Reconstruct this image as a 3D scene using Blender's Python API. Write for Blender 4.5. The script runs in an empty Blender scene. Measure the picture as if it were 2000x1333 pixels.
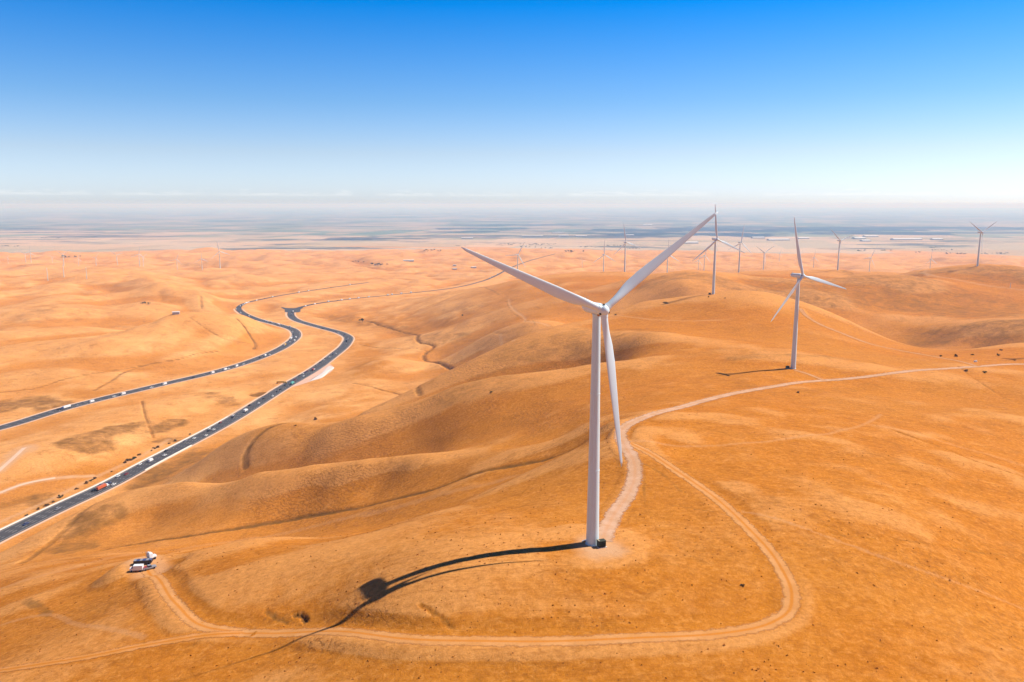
import bpy, bmesh, math, random
import numpy as np
from mathutils import Vector, Matrix
random.seed(7); rng = np.random.default_rng(7)
scene = bpy.context.scene
COL = scene.collection
R = math.radians
# ---------------------------------------------------------------- camera model
F = 1555.0; HOR = 399.0
PITCH = math.atan((666.5 - HOR) / F); CP, SP = math.cos(PITCH), math.sin(PITCH)
ZC = 113.0
def ratio(x, y):
    b = y - 666.5; f = F * CP - b * SP
    return (x - 1000.0) / f, (F * SP + b * CP) / f      # X/Y and drop/Y
def wp(x, y, Y):
    a, d = ratio(x, y); return a * Y, Y, ZC - d * Y
def sstep(a, b, x):
    t = np.clip((x - a) / (b - a), 0, 1); return t * t * (3 - 2 * t)
# ---------------------------------------------------------------- noise
_perm = np.random.default_rng(3).permutation(256); _perm = np.concatenate([_perm, _perm, _perm])
_ang = np.random.default_rng(4).random(256) * 2 * np.pi; _gx, _gy = np.cos(_ang), np.sin(_ang)
def noise(x, y):
    xi = np.floor(x).astype(int); yi = np.floor(y).astype(int); xf = x - xi; yf = y - yi
    u = xf**3 * (xf * (xf * 6 - 15) + 10); v = yf**3 * (yf * (yf * 6 - 15) + 10)
    def g(i, j, dx, dy):
        h = _perm[_perm[(xi + i) & 255] + ((yi + j) & 255)]; return _gx[h] * dx + _gy[h] * dy
    a = g(0, 0, xf, yf); b = g(1, 0, xf - 1, yf); c = g(0, 1, xf, yf - 1); d = g(1, 1, xf - 1, yf - 1)
    return (a + u * (b - a)) * (1 - v) + (c + u * (d - c)) * v
def fbm(x, y, o=3, gain=.5):
    s = 0; a = 1
    for k in range(o):
        s = s + a * noise(x + 17.3 * k, y - 9.1 * k); x = x * 2.03; y = y * 2.03; a *= gain
    return s
# ---------------------------------------------------------------- terrain control points
VIS = [  # px, py, Y (seen points)
 # pad ridge, foreground
 (1157,1062,253.5),(1120,1066,252),(1190,1066,252),(1157,1085,245),(975,1076,246),(860,1103,238.5),(738,1150,232.2),
 (1000,1200,212),(1300,1200,212),(1000,1333,186),(500,1333,200),(0,1333,222),(1500,1333,184),(2000,1333,196),
 (600,1230,226),(380,1220,240),(290,1105,325),(150,1180,293),(0,1200,300),(0,1130,380),(500,1110,276),(620,1060,335),
 (850,1000,330),(1000,980,325),(900,944,450),(700,992,490),(200,1075,505),(400,1041,512),(550,1018,516),(850,955,466),(1000,910,452),(1140,866,436),(700,1045,380),(400,1075,405),(300,1082,430),(550,1050,350),(1000,940,390),(100,1095,440),
 (1500,1000,280),(1500,1200,214),(1750,1000,292),(1800,1100,255),(2000,1150,262),(1350,1000,285),(1250,950,320),
 (1237,900,352),(1215,845,402),(1330,797,480),(1500,757,585),(1500,850,400),(1800,850,445),(2000,930,385),(1650,800,505),(1350,880,368),
 (1549,722,669),(1500,728,655),(1600,728,664),(1700,735,655),(1800,724,690),(1900,715,735),(2000,712,780),(1850,780,600),(2000,820,520),
 (1560,698,700),(1500,690,722),(1620,700,716),(1750,712,735),(1400,720,680),
 (1240,822,428),(1285,808,450),(1212,860,378),(1190,826,432),
 (1000,885,472),(1000,850,562),(1000,800,650),(1140,830,492),(1140,788,590),(1150,750,662),(900,880,560),(900,840,650),(900,752,765),(1060,815,590),(1080,860,500),
 # spur C1 crest
 (900,893,512),(800,898,531),(700,905,550),(600,914,567),(500,925,585),(350,945,610),(270,957,640),(200,985,600),(100,1022,590),(20,1062,590),
 (600,960,541),(300,1010,577),(450,975,560),(750,945,520),
 # spur C2
 (1150,715,755),(1000,735,765),(860,765,760),(700,815,745),(560,825,800),(480,845,810),(400,925,755),(600,870,730),(560,870,738),(640,860,718),(800,850,690),
 (1250,700,740),(1350,655,880),(1250,660,850),(1450,660,860),(1150,672,900),
 # spur C3 and turbine hill
 (1150,625,1075),(1080,640,1060),(1000,665,1000),(930,700,950),(860,735,920),(800,770,900),(700,812,880),(640,860,870),
 (1200,640,980),(1300,600,1080),(1393,575,1165),(1250,590,1150),(1470,574,1170),(1575,597,1140),(1660,627,1090),(1740,668,1000),(1790,690,880),
 (1600,650,900),(1700,690,810),(1050,700,900),
 # bowl and dark hills at right
 (1790,668,1290),(1740,655,1330),(1700,600,1500),(1600,575,1520),(1700,537,1720),(1640,550,1680),(1780,538,1750),(1850,575,1600),(1900,560,1700),(1960,600,1500),
 (1850,650,1280),(1940,630,1250),(2000,620,1270),(1870,685,960),(1960,673,960),(2000,671,965),(1920,695,850),
 (1909,518,1940),(1860,521,1930),(1960,523,1940),(1830,528,1900),(2000,535,1960),
 (1340,527,1750),(1290,533,1740),(1250,560,1620),(1400,530,1760),(1340,560,1500),(1500,535,2050),(1443,531,2195),(1560,537,2050),(1600,550,1850),(1500,560,1600),(1636,528,2160),(1220,533,2160),(1100,535,2130),
 (1060,540,2100),(1000,556,2050),(950,558,2300),(880,568,2350),(900,600,1900),(1000,600,1700),(1100,580,1700),(1180,555,1900),(820,590,2250),(760,600,2300),(760,640,1900),(860,650,1650),(960,650,1420),(1050,630,1350),
 # creek valley / highway valley
 (708,626,2040),(810,654,1800),(860,700,1480),(882,720,1340),(760,700,1430),(700,740,1290),(640,800,1080),(560,800,1130),(560,850,960),(720,670,1680),(640,620,2080),
 (500,770,1180),(350,800,1090),(200,870,900),(60,900,850),(0,980,770),(400,780,1150),(620,680,1650),(540,590,2500),(650,610,2250),(500,640,1980),
 # far left hills
 (0,700,1400),(150,690,1450),(100,620,1850),(250,650,1650),(400,650,1700),(300,600,2050),(400,585,2300),(20,560,2500),(124,541,2764),(230,545,2700),(60,760,1230),(250,740,1300),(350,720,1370),(430,590,2250),
 (600,540,3300),(450,545,3100),(300,530,3300),
]
HID = [  # px column, Y, Z (hidden or general)
 (800,620,-98),(600,642,-124),(500,655,-132),(700,660,-113),(500,690,-141),(350,700,-158),
 (1150,835,-80),(1000,840,-88),(860,840,-104),(700,830,-123),(1260,800,-38),
 (1150,1250,-90),(1000,1180,-116),(930,1120,-138),(860,1100,-150),(800,1050,-160),
 (1340,1400,-110),(1480,1400,-105),(1200,1400,-115),(1600,1350,-112),(1250,1300,-80),
 (1850,1120,-112),(1960,1100,-108),(1700,1900,-90),(1800,2300,-140),(1909,2300,-130),(2000,2300,-135),(1340,2000,-95),
 (1450,2600,-150),(1250,2600,-160),(1100,2600,-175),(1000,2600,-180),(1650,2600,-150),
 (0,5200,-215),(250,5200,-215),(500,5200,-215),(750,5200,-218),(1000,5200,-220),(1250,5200,-225),(1500,5200,-228),(1750,5200,-228),(2000,5200,-228),
 (0,7200,-250),(400,7200,-250),(800,7200,-262),(1200,7200,-275),(1600,7200,-280),(2000,7200,-275),
 (0,4000,-195),(400,4000,-200),(800,4000,-205),(1200,4000,-212),(1600,4000,-205),(2000,3600,-190),(1200,3300,-195),(1600,3300,-190),(600,3900,-200),
 (-400,300,-70),(-400,700,-170),(-400,1200,-165),(-400,2500,-150),(-400,5000,-215),(2400,220,-30),(2400,400,-45),(2400,800,-50),(2400,1300,-60),(2400,2000,-70),(2400,3000,-170),(2400,5000,-225),
 (1000,120,-12),(0,120,-30),(2000,120,-18),
]
# highways: px, py, Z
HWY_L = [(-160,876,-180),(-60,851,-180),(0,836,-180),(130,797,-180),(300,755,-181),(430,724,-182),(520,694,-183),(563,672,-184),(579,655,-184),(572,644,-184),(545,635,-185),(500,623,-185),(473,611,-186),(466,602,-187),(478,593,-188),(520,583,-188),(600,569,-189),(683,557,-190),(720,552,-190)]
HWY_R = [(-160,1118,-179),(-60,1078,-179),(0,1048,-180),(120,990,-180),(200,953,-180),(300,900,-180),(430,832,-180),(560,753,-181),(610,724,-182),(650,695,-183),(676,672,-184),(680,659,-184),(664,650,-184),(635,642,-184),(602,633,-185),(578,625,-186),(568,615,-186),(575,605,-187),(600,597,-187),(680,585,-187),(780,575,-188),(870,565,-189),(940,550,-194),(970,538,-197),(990,527,-199),(1030,511,-203),(1085,496,-206)]
ctr = []
for (x, y, Y) in VIS: ctr.append(wp(x, y, Y))
for (x, Y, Z) in HID:
    a, _ = ratio(x, 600); ctr.append((a * Y, Y, Z))
def hpts(lst):
    out = []
    for (x, y, Z) in lst:
        a, d = ratio(x, y); Y = (ZC - Z) / d; out.append((a * Y, Y, Z))
    return np.array(out)
def catmull(P, step):
    P = np.asarray(P, float); n = len(P)
    Q = np.vstack([2 * P[0] - P[1], P, 2 * P[-1] - P[-2]]); out = []
    for i in range(n - 1):
        p0, p1, p2, p3 = Q[i:i + 4]
        L = np.linalg.norm(p2[:2] - p1[:2]); m = max(2, int(L / step) + 1)
        # centripetal-ish tangents scaled by chord length to avoid loops
        l0 = max(np.linalg.norm(p1[:2] - p0[:2]), 1e-3); l2 = max(np.linalg.norm(p3[:2] - p2[:2]), 1e-3)
        m1 = ((p1 - p0) / l0 * L + (p2 - p1) / L * l0) / (l0 + L) * L
        m2 = ((p2 - p1) / L * l2 + (p3 - p2) / l2 * L) / (L + l2) * L
        t = np.linspace(0, 1, m, endpoint=False)[:, None]
        out.append((2*t**3-3*t**2+1)*p1 + (t**3-2*t**2+t)*m1 + (-2*t**3+3*t**2)*p2 + (t**3-t**2)*m2)
    out.append(P[-1:]); return np.vstack(out)
HL = catmull(hpts(HWY_L), 9.0); HR = catmull(hpts(HWY_R), 9.0)
for P in (HL, HR):
    for q in P[::22]: ctr.append(tuple(q))
ctr = np.array(ctr)
cs = np.stack([np.arctan2(ctr[:, 0], ctr[:, 1]), np.log(np.hypot(ctr[:, 0], ctr[:, 1]))], 1); cz = ctr[:, 2]
def kern(d2): return 0.5 * d2 * np.log(d2 + 1e-12)
n = len(cz); D2 = ((cs[:, None] - cs[None]) ** 2).sum(-1)
A = np.zeros((n + 3, n + 3)); A[:n, :n] = kern(D2) + np.eye(n) * 2e-5; A[:n, n] = 1; A[:n, n+1:] = cs; A[n, :n] = 1; A[n+1:, :n] = cs.T
W = np.linalg.solve(A, np.concatenate([cz, [0, 0, 0]]))
def rbf(S):
    out = np.empty(len(S))
    for i in range(0, len(S), 20000):
        q = S[i:i + 20000]; d = ((q[:, None] - cs[None]) ** 2).sum(-1)
        out[i:i + 20000] = kern(d) @ W[:n] + W[n] + q @ W[n+1:]
    return out
# ---------------------------------------------------------------- polar grid
th = np.concatenate([np.linspace(-180, -56, 34, endpoint=False), np.linspace(-56, -40, 40, endpoint=False), np.linspace(-40, 40, 860), np.linspace(40, 56, 41)[1:], np.linspace(56, 180, 35)[1:-1]])
th = np.radians(th)
rr = [70.0]
while rr[-1] < 9500: rr.append(rr[-1] * 1.0042)
while rr[-1] < 105000: rr.append(rr[-1] * 1.018)
rr = np.array(rr); NT, NR = len(th), len(rr)
# coarse rbf
tc = np.radians(np.linspace(-47, 47, 260)); lc = np.linspace(math.log(110), math.log(9000), 300)
TT, LL = np.meshgrid(tc, lc)
Zc = rbf(np.stack([TT.ravel(), LL.ravel()], 1)).reshape(TT.shape)
def bil(Zg, ax, ay, x, y):   # Zg[y,x]
    fx = np.clip((x - ax[0]) / (ax[1] - ax[0]), 0, len(ax) - 1.0001); fy = np.clip((y - ay[0]) / (ay[1] - ay[0]), 0, len(ay) - 1.0001)
    i = fx.astype(int); j = fy.astype(int); u = fx - i; v = fy - j
    return (Zg[j, i] * (1-u) + Zg[j, i+1] * u) * (1-v) + (Zg[j+1, i] * (1-u) + Zg[j+1, i+1] * u) * v
TH, RR = np.meshgrid(th, rr)
X = RR * np.sin(TH); Y = RR * np.cos(TH)
Z = bil(Zc, tc, lc, TH, np.log(RR))
plain = sstep(6000, 8300, RR + 900 * noise(X / 1500, Y / 1500))
Z = Z * (1 - plain) + (-300) * plain
# far rolling folds
far = np.clip(np.maximum(sstep(2300, 3300, Y), sstep(.42, .52, -X / np.maximum(Y, 1)) * sstep(1150, 1700, Y)), 0, 1) * (1 - plain)
wx = X + 120 * fbm(X / 600, Y / 600, 2); wy = Y + 120 * fbm(X / 600 + 9, Y / 600, 2)
b = fbm(wx / 520, wy / 680, 3, .45); bl = np.sqrt(b * b + .006)
Z += far * (62 * (bl - .30) + 26 * noise(wx / 1100 + 5, wy / 1300))
mid = sstep(900, 1500, RR) * (1 - plain)
b2 = fbm(wx / 210, wy / 260, 3, .45)
val = sstep(.12, .30, -X / np.maximum(Y, 1)) * sstep(1150, 1600, Y) * (1 - plain)
bv = fbm(wx / 430 + 11, wy / 620 + 4, 2, .45); Z += val * (1 - far * .6) * 95 * (np.sqrt(bv * bv + .003) - .22)
Z += mid * 12 * (np.sqrt(b2 * b2 + .003) - .24) * (1 + .5 * np.maximum(far, val))
nearm = 1 - sstep(500, 1400, RR)
b3 = fbm(X / 85 + 3, Y / 85, 3, .4)
padm = sstep(16, 60, np.hypot(X - 27, Y - 253.5))
Z += nearm * padm * (2.6 * (np.sqrt(b3 * b3 + .004) - .15) + .9 * noise(X / 24, Y / 24)) * sstep(230, 380, RR)
Z += (1 - plain) * .16 * noise(X / 5.5, Y / 5.5) * (1 - sstep(300, 900, RR))
bd = sstep(.02, .16, noise(X / 150 - 4, Y / 190 + 2))
G = dict(dirt=np.zeros_like(Z), scrub_shade=np.zeros_like(Z), gold=np.zeros_like(Z), plain=plain, town=np.zeros_like(Z))
def brush(P, half, soft, fn):
    """for each segment of the world polyline visit the grid window round it; fn(slice, dist, zline)"""
    P = np.asarray(P); dmin = np.full(Z.shape, 1e9, np.float32); zl = np.zeros(Z.shape, np.float32); m = half + soft
    for a, c in zip(P[:-1], P[1:]):
        ra, rc = math.hypot(*a[:2]), math.hypot(*c[:2]); r0, r1 = min(ra, rc) - m, max(ra, rc) + m
        ta, tb = math.atan2(a[0], a[1]), math.atan2(c[0], c[1]); e = m / max(r0, 30)
        i0, i1 = np.searchsorted(th, [min(ta, tb) - e, max(ta, tb) + e]); j0, j1 = np.searchsorted(rr, [r0, r1])
        i0 = max(i0 - 1, 0); j0 = max(j0 - 1, 0); s = (slice(j0, j1 + 1), slice(i0, i1 + 1))
        x = X[s] - a[0]; y = Y[s] - a[1]; dx, dy = c[0] - a[0], c[1] - a[1]; L = dx*dx + dy*dy + 1e-9
        t = np.clip((x*dx + y*dy) / L, 0, 1); d = np.hypot(x - t*dx, y - t*dy)
        z = a[2] + t * (c[2] - a[2]); q = d < dmin[s]; dmin[s] = np.where(q, d, dmin[s]); zl[s] = np.where(q, z, zl[s])
    msk = dmin < m; fn(msk, dmin[msk], zl[msk])
def flat(P, half, soft):
    def f(m, d, z): w = 1 - sstep(half, half + soft, d); Z[m] = Z[m] * (1 - w) + (z - .35) * w
    brush(P, half, soft, f)
def smooth_z(P, k):
    P = P.copy(); z = P[:, 2]; kk = np.ones(k) / k; P[:, 2] = np.convolve(np.pad(z, k // 2, mode='edge'), kk, 'valid')[:len(z)]; return P
flat(HL, 16, 110); flat(HR, 16, 110)
def zat(x, y):
    t = np.arctan2(x, y); r = np.hypot(x, y)
    i = np.clip(np.searchsorted(th, t) - 1, 0, NT - 2); j = np.clip(np.searchsorted(rr, r) - 1, 0, NR - 2)
    u = (t - th[i]) / (th[i+1] - th[i]); v = (r - rr[j]) / (rr[j+1] - rr[j])
    return (Z[j, i]*(1-u) + Z[j, i+1]*u)*(1-v) + (Z[j+1, i]*(1-u) + Z[j+1, i+1]*u)*v
_Ys = np.exp(np.linspace(math.log(120), math.log(60000), 9000))
def hit(px, py):
    a, d = ratio(px, py); f = zat(a * _Ys, _Ys) - (ZC - d * _Ys)
    k = np.argmax(f > 0)
    if f[k] <= 0: k = len(_Ys) - 1
    if k > 0: t = -f[k-1] / (f[k] - f[k-1] + 1e-9); Yh = _Ys[k-1] + t * (_Ys[k] - _Ys[k-1])
    else: Yh = _Ys[0]
    return np.array([a * Yh, Yh, float(zat(np.array([a * Yh]), np.array([Yh]))[0])])
def line(pxs, step=3.0):
    P = np.array([hit(*p) for p in pxs]); P = catmull(P, step); P[:, 2] = zat(P[:, 0], P[:, 1]); return P
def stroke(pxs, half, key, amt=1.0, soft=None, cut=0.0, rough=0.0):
    half = half * (.62 if key == 'scrub_shade' and half <= 7 else 1); soft = half * .8 if soft is None else soft; P = line(pxs, max(4, half)); amt = min(1, amt * (1.1 if key == 'scrub_shade' and half < 5 else 1))
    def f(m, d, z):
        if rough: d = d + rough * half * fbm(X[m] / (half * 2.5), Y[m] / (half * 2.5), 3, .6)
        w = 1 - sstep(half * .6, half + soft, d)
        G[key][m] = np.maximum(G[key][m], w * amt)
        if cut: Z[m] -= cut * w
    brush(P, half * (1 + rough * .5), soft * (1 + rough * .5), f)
ROAD_MAIN = [(2060,711),(2000,712),(1900,716),(1800,723),(1700,735),(1600,745),(1500,757),(1420,772),(1330,797),(1260,815),(1225,830),(1213,846),(1222,872),(1237,900),(1240,930),(1225,970),(1200,1005),(1185,1035),(1176,1058)]
ROAD_LOOP = [(1232,868),(1290,900),(1380,960),(1460,1030),(1520,1100),(1546,1160),(1540,1195),(1500,1220),(1400,1238),(1250,1246),(1000,1253),(800,1248),(600,1237),(480,1236),(400,1225),(345,1180),(308,1130),(285,1112)]
ROAD_WEST = [(470,1236),(400,1241),(300,1258),(150,1287),(0,1310),(-60,1318)]
ROAD_SPUR = [(1552,723),(1580,732),(1612,744)]
ROAD_BRANCH = [(1906,714),(1850,702),(1780,690),(1700,672),(1640,650),(1598,632),(1572,615),(1562,602)]
def grade(pxs, half, soft, k=9):
    P = line(pxs, 2.5); P = smooth_z(P, k); P[:, 2] += .35; flat(P, half, soft); return P
ROADS = {}
ROADS['main'] = grade(ROAD_MAIN, 3.2, 5, 21); ROADS['loop'] = grade(ROAD_LOOP, 2.8, 7, 11)
ROADS['west'] = grade(ROAD_WEST, 2, 3); ROADS['spur'] = grade(ROAD_SPUR, 2, 3); ROADS['branch'] = grade(ROAD_BRANCH, 3, 5, 15)
for p in ROADS.values(): p[:, 2] = 0
# flat pads under turbines
def padflat(x, y, z, half, soft): 
    P = np.array([[x - .5, y, z + .35], [x + .5, y, z + .35]]); flat(P, half, soft)
padflat(27.2, 253.5, 0.0, 13, 9); _q = hit(279, 1105); padflat(_q[0], _q[1], _q[2], 8, 14)
# painted wear and scrub, with shade of the hill flanks put into the colour
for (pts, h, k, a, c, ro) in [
 ([(1140,866),(1000,910),(850,955),(700,992),(550,1018),(400,1041),(260,1063),(180,1078)], 3.4, 'scrub_shade', .95, 1.0, .3),
 ([(560,826),(515,842),(490,868),(479,892),(481,912)], 5, 'scrub_shade', .75, .8, .1),
 ([(40,1100),(80,1075),(110,1050),(180,987)], 4, 'scrub_shade', .6, .8, .1),
 ([(0,766),(75,757),(114,744),(190,728),(270,715),(345,702),(390,690),(426,686)], 3.5, 'scrub_shade', .65, 1, .3),
 ([(183,763),(222,741),(270,718),(300,709)], 4, 'scrub_shade', .7, 1, .3),
 ([(462,622),(486,651),(499,672),(495,682)], 5, 'scrub_shade', .8, 2, .2),([(393,579),(394,590),(395,603)], 7, 'scrub_shade', .6, 1, .2),
 ([(277,783),(285,816),(300,855)], 2.5, 'scrub_shade', .7, 1, .2),([(370,620),(400,640),(440,662),(490,672)], 5, 'scrub_shade', .5, 1, .3),
 ([(708,627),(756,639),(810,654),(822,669),(846,678),(831,690),(855,708),(882,720)], 5, 'scrub_shade', 1.0, 3, 1.4),
 ([(640,622),(708,630),(770,645),(830,658),(900,663)], 26, 'scrub_shade', .5, 0, 1.2),([(650,615),(760,632),(860,640)], 60, 'gold', .9, 0, 1),
 ([(690,748),(760,765),(820,772)], 4, 'scrub_shade', .6, 1, .5),([(700,672),(760,680),(830,684)], 3, 'scrub_shade', .6, 1, .5),
 ([(993,584),(1003,605),(1023,620),(1049,630),(1072,636)], 2, 'dirt', .5, .5, .1),([(990,588),(1000,609),(1020,624),(1046,634)], 3, 'scrub_shade', .5, 0, .1),
 ([(937,561),(977,577)], 5, 'scrub_shade', .5, 0, .1),([(977,653),(1003,666)], 2, 'dirt', .4, 0, .1),
 ([(1072,637),(1000,648),(940,660),(900,668)], 3, 'scrub_shade', .4, 1, .1),
 ([(1184,611),(1227,619),(1263,623),(1350,627),(1430,624)], 1.5, 'dirt', .4, .4, .1),([(1184,607),(1227,614),(1290,621),(1400,619)], 2.5, 'scrub_shade', .5, 0, .1),
 ([(1150,770),(1190,745),(1240,733)], 1.6, 'scrub_shade', .5, .5, .2),([(1000,737),(1100,728),(1200,722),(1280,712)], 1.4, 'scrub_shade', .35, .3, .2),
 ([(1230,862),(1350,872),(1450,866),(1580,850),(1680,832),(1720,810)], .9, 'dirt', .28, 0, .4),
 ([(1740,838),(1800,860),(1840,874),(1900,898),(2000,932)], 1.5, 'scrub_shade', .6, .7, .5),([(1700,830),(1760,855),(1840,872)], 1.5, 'scrub_shade', .3, 0, .5),
 ([(1870,715),(1920,750),(1970,780),(2000,792)], 1.5, 'scrub_shade', .45, .4, .4),
 ([(1220,970),(1400,1000),(1600,1040),(1800,1060),(2000,1085)], .7, 'scrub_shade', .45, .1, .5),
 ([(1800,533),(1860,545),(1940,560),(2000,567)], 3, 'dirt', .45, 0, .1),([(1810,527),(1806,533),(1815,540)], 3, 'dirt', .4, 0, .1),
 ([(1780,530),(1880,545),(2000,556)], 9, 'scrub_shade', .5, 0, .4),
 ([(1430,700),(1480,695),(1560,694),(1640,700),(1700,708)], 9, 'scrub_shade', .5, 0, .5),
 ([(1440,745),(1480,762),(1560,764),(1700,752)], 9, 'scrub_shade', .35, 0, 1),
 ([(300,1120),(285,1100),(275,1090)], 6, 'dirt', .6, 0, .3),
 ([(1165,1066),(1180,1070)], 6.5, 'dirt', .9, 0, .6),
 ([(1212,868),(1250,900),(1258,960),(1262,1000)], 1.0, 'scrub_shade', .4, 0, .5),
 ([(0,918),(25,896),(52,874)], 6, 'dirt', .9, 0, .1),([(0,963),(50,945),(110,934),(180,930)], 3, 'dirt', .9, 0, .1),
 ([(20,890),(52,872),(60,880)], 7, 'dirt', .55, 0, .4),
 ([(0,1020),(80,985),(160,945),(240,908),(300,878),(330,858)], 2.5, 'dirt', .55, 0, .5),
 ([(0,800),(40,790),(100,792)], 34, 'scrub_shade', .75, 0, 1.3),([(160,870),(200,845),(270,832)], 22, 'scrub_shade', .8, 0, 1.3),
 ([(315,838),(345,822)], 14, 'scrub_shade', .8, 0, 1.1),([(320,860),(345,862)], 9, 'scrub_shade', .8, 0, 1.1),([(410,770),(450,790)], 16, 'scrub_shade', .6, 0, .8),
 ([(290,945),(330,915),(372,890)], 22, 'scrub_shade', .75, 0, 1.1),([(130,1072),(160,1040),(200,1010)], 14, 'scrub_shade', .7, 0, 1.2),([(15,985),(60,975),(90,985)], 14, 'scrub_shade', .6, 0, 1.2),
 ([(60,620),(120,600),(180,610)], 50, 'scrub_shade', .35, 0, 1.2),([(230,640),(270,635)], 40, 'scrub_shade', .3, 0, 1.2),
 ([(270,592),(300,594),(318,594)], 6, 'scrub_shade', 1, 2, .3),([(500,772),(512,768)], 8, 'scrub_shade', 1, 1, .5),
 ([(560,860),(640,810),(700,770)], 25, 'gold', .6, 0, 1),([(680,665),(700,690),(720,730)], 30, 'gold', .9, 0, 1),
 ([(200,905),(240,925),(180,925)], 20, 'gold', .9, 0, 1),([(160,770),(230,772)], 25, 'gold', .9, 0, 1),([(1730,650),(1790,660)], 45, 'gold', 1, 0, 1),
 ([(220,1085),(200,1110),(215,1130),(260,1120)], 1.2, 'scrub_shade', .3, 0, 1),
 ([(50,1172),(80,1190),(95,1202)], 3.5, 'scrub_shade', .6, 0, 1.2),([(345,1165),(370,1195),(410,1215),(455,1212)], 1.0, 'scrub_shade', .45, .2, .8),
 ([(520,1195),(545,1210),(560,1215)], 1.3, 'scrub_shade', .5, .3, 1),([(575,1200),(592,1203),(596,1212)], 1.1, 'scrub_shade', .9, 1.0, .8),([(820,1180),(860,1205),(880,1225)], 1.1, 'scrub_shade', .5, .3, 1),
 ([(1255,905),(1275,915),(1330,960)], 1.2, 'scrub_shade', .5, 0, .8),
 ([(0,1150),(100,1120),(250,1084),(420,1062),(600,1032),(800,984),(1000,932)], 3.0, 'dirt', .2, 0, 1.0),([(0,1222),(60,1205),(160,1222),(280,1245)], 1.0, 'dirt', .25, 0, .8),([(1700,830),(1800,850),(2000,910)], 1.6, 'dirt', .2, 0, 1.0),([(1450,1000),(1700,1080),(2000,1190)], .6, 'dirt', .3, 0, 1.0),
 ([(1560,575),(1700,560),(1850,590),(1990,610)], 130, 'scrub_shade', .55, 0, 1.0),([(1850,528),(1930,528),(1990,545)], 50, 'scrub_shade', .6, 0, 1.0),([(1300,545),(1370,538),(1400,550)], 50, 'scrub_shade', .55, 0, 1.0),([(1850,660),(1930,650),(2000,645)], 60, 'scrub_shade', .6, 0, 1.0),([(930,745),(1050,690),(1150,660),(1250,650)], 50, 'scrub_shade', .42, 0, .9),([(1150,690),(1300,700),(1400,690)], 18, 'scrub_shade', .3, 0, 1.1),  # dark hill flanks: brown scrub plus slope shading put into the colour
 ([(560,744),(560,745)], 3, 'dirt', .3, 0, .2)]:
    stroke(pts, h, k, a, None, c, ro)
def far_patch(x0, x1, y, hpx, key, amt):
    """a flat shape on the plain given in metres: between two bearings, centred at distance of row y"""
    a0, d = ratio(x0, y); a1, _ = ratio(x1, y); Yc = (ZC + 300) / d; Yn = (ZC + 300) / ratio(x0, y + hpx)[1]; half = max((Yc - Yn), 60)
    P = np.array([[a0 * Yc, Yc, -300], [(a0 + a1) / 2 * Yc, Yc * 1.002, -300], [a1 * Yc, Yc, -300]])
    def f(m, dd, z):
        dd = dd + half * .9 * fbm(X[m] / 900, Y[m] / 900, 3, .7); w = 1 - sstep(half * .7, half * 1.1, dd)
        G[key][m] = np.maximum(G[key][m], w * amt)
    brush(P, half, half * .8, f)
for q in [(1240,1420,458,4,'town',.95),(1250,1700,450,3.5,'town',.9),(1400,2000,446,4,'town',.75),(1670,1760,456,4,'town',.9),(1180,1300,462,3,'town',.8),(930,1130,440,2,'town',.6),(880,1010,447,1.5,'town',.8),
          (870,950,453,1.2,'town',.7),(700,800,466,2.2,'town',.85),(480,700,469,1,'town',.8),(800,950,462,3,'town',.55),(1040,1110,463,2,'town',.7),(150,300,462,2,'town',.6),(250,330,468,1.2,'town',.5),(1800,2000,455,2,'town',.6),
          (20,100,449,1,'town',.5),(60,180,454,1,'town',.7),(300,420,449,1,'town',.5)]: far_patch(*q)
# relief measure: hollows are greener gold, crests paler
def blur(a, k):
    p = np.pad(a, ((k, k), (k, k)), mode='edge'); c = np.cumsum(p, 0); c = (c[2*k:] - np.vstack([np.zeros((1, c.shape[1])), c[:-2*k-1]])) / (2*k+1)
    c2 = np.cumsum(c, 1); return (c2[:, 2*k:] - np.hstack([np.zeros((c2.shape[0], 1)), c2[:, :-2*k-1]])) / (2*k+1)
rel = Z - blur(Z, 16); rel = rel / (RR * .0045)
G['low'] = np.maximum((1 - sstep(-150, -75, Z)), sstep(2300, 3200, RR)); G['relief'] = np.clip(.5 - rel, 0, 1)
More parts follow.
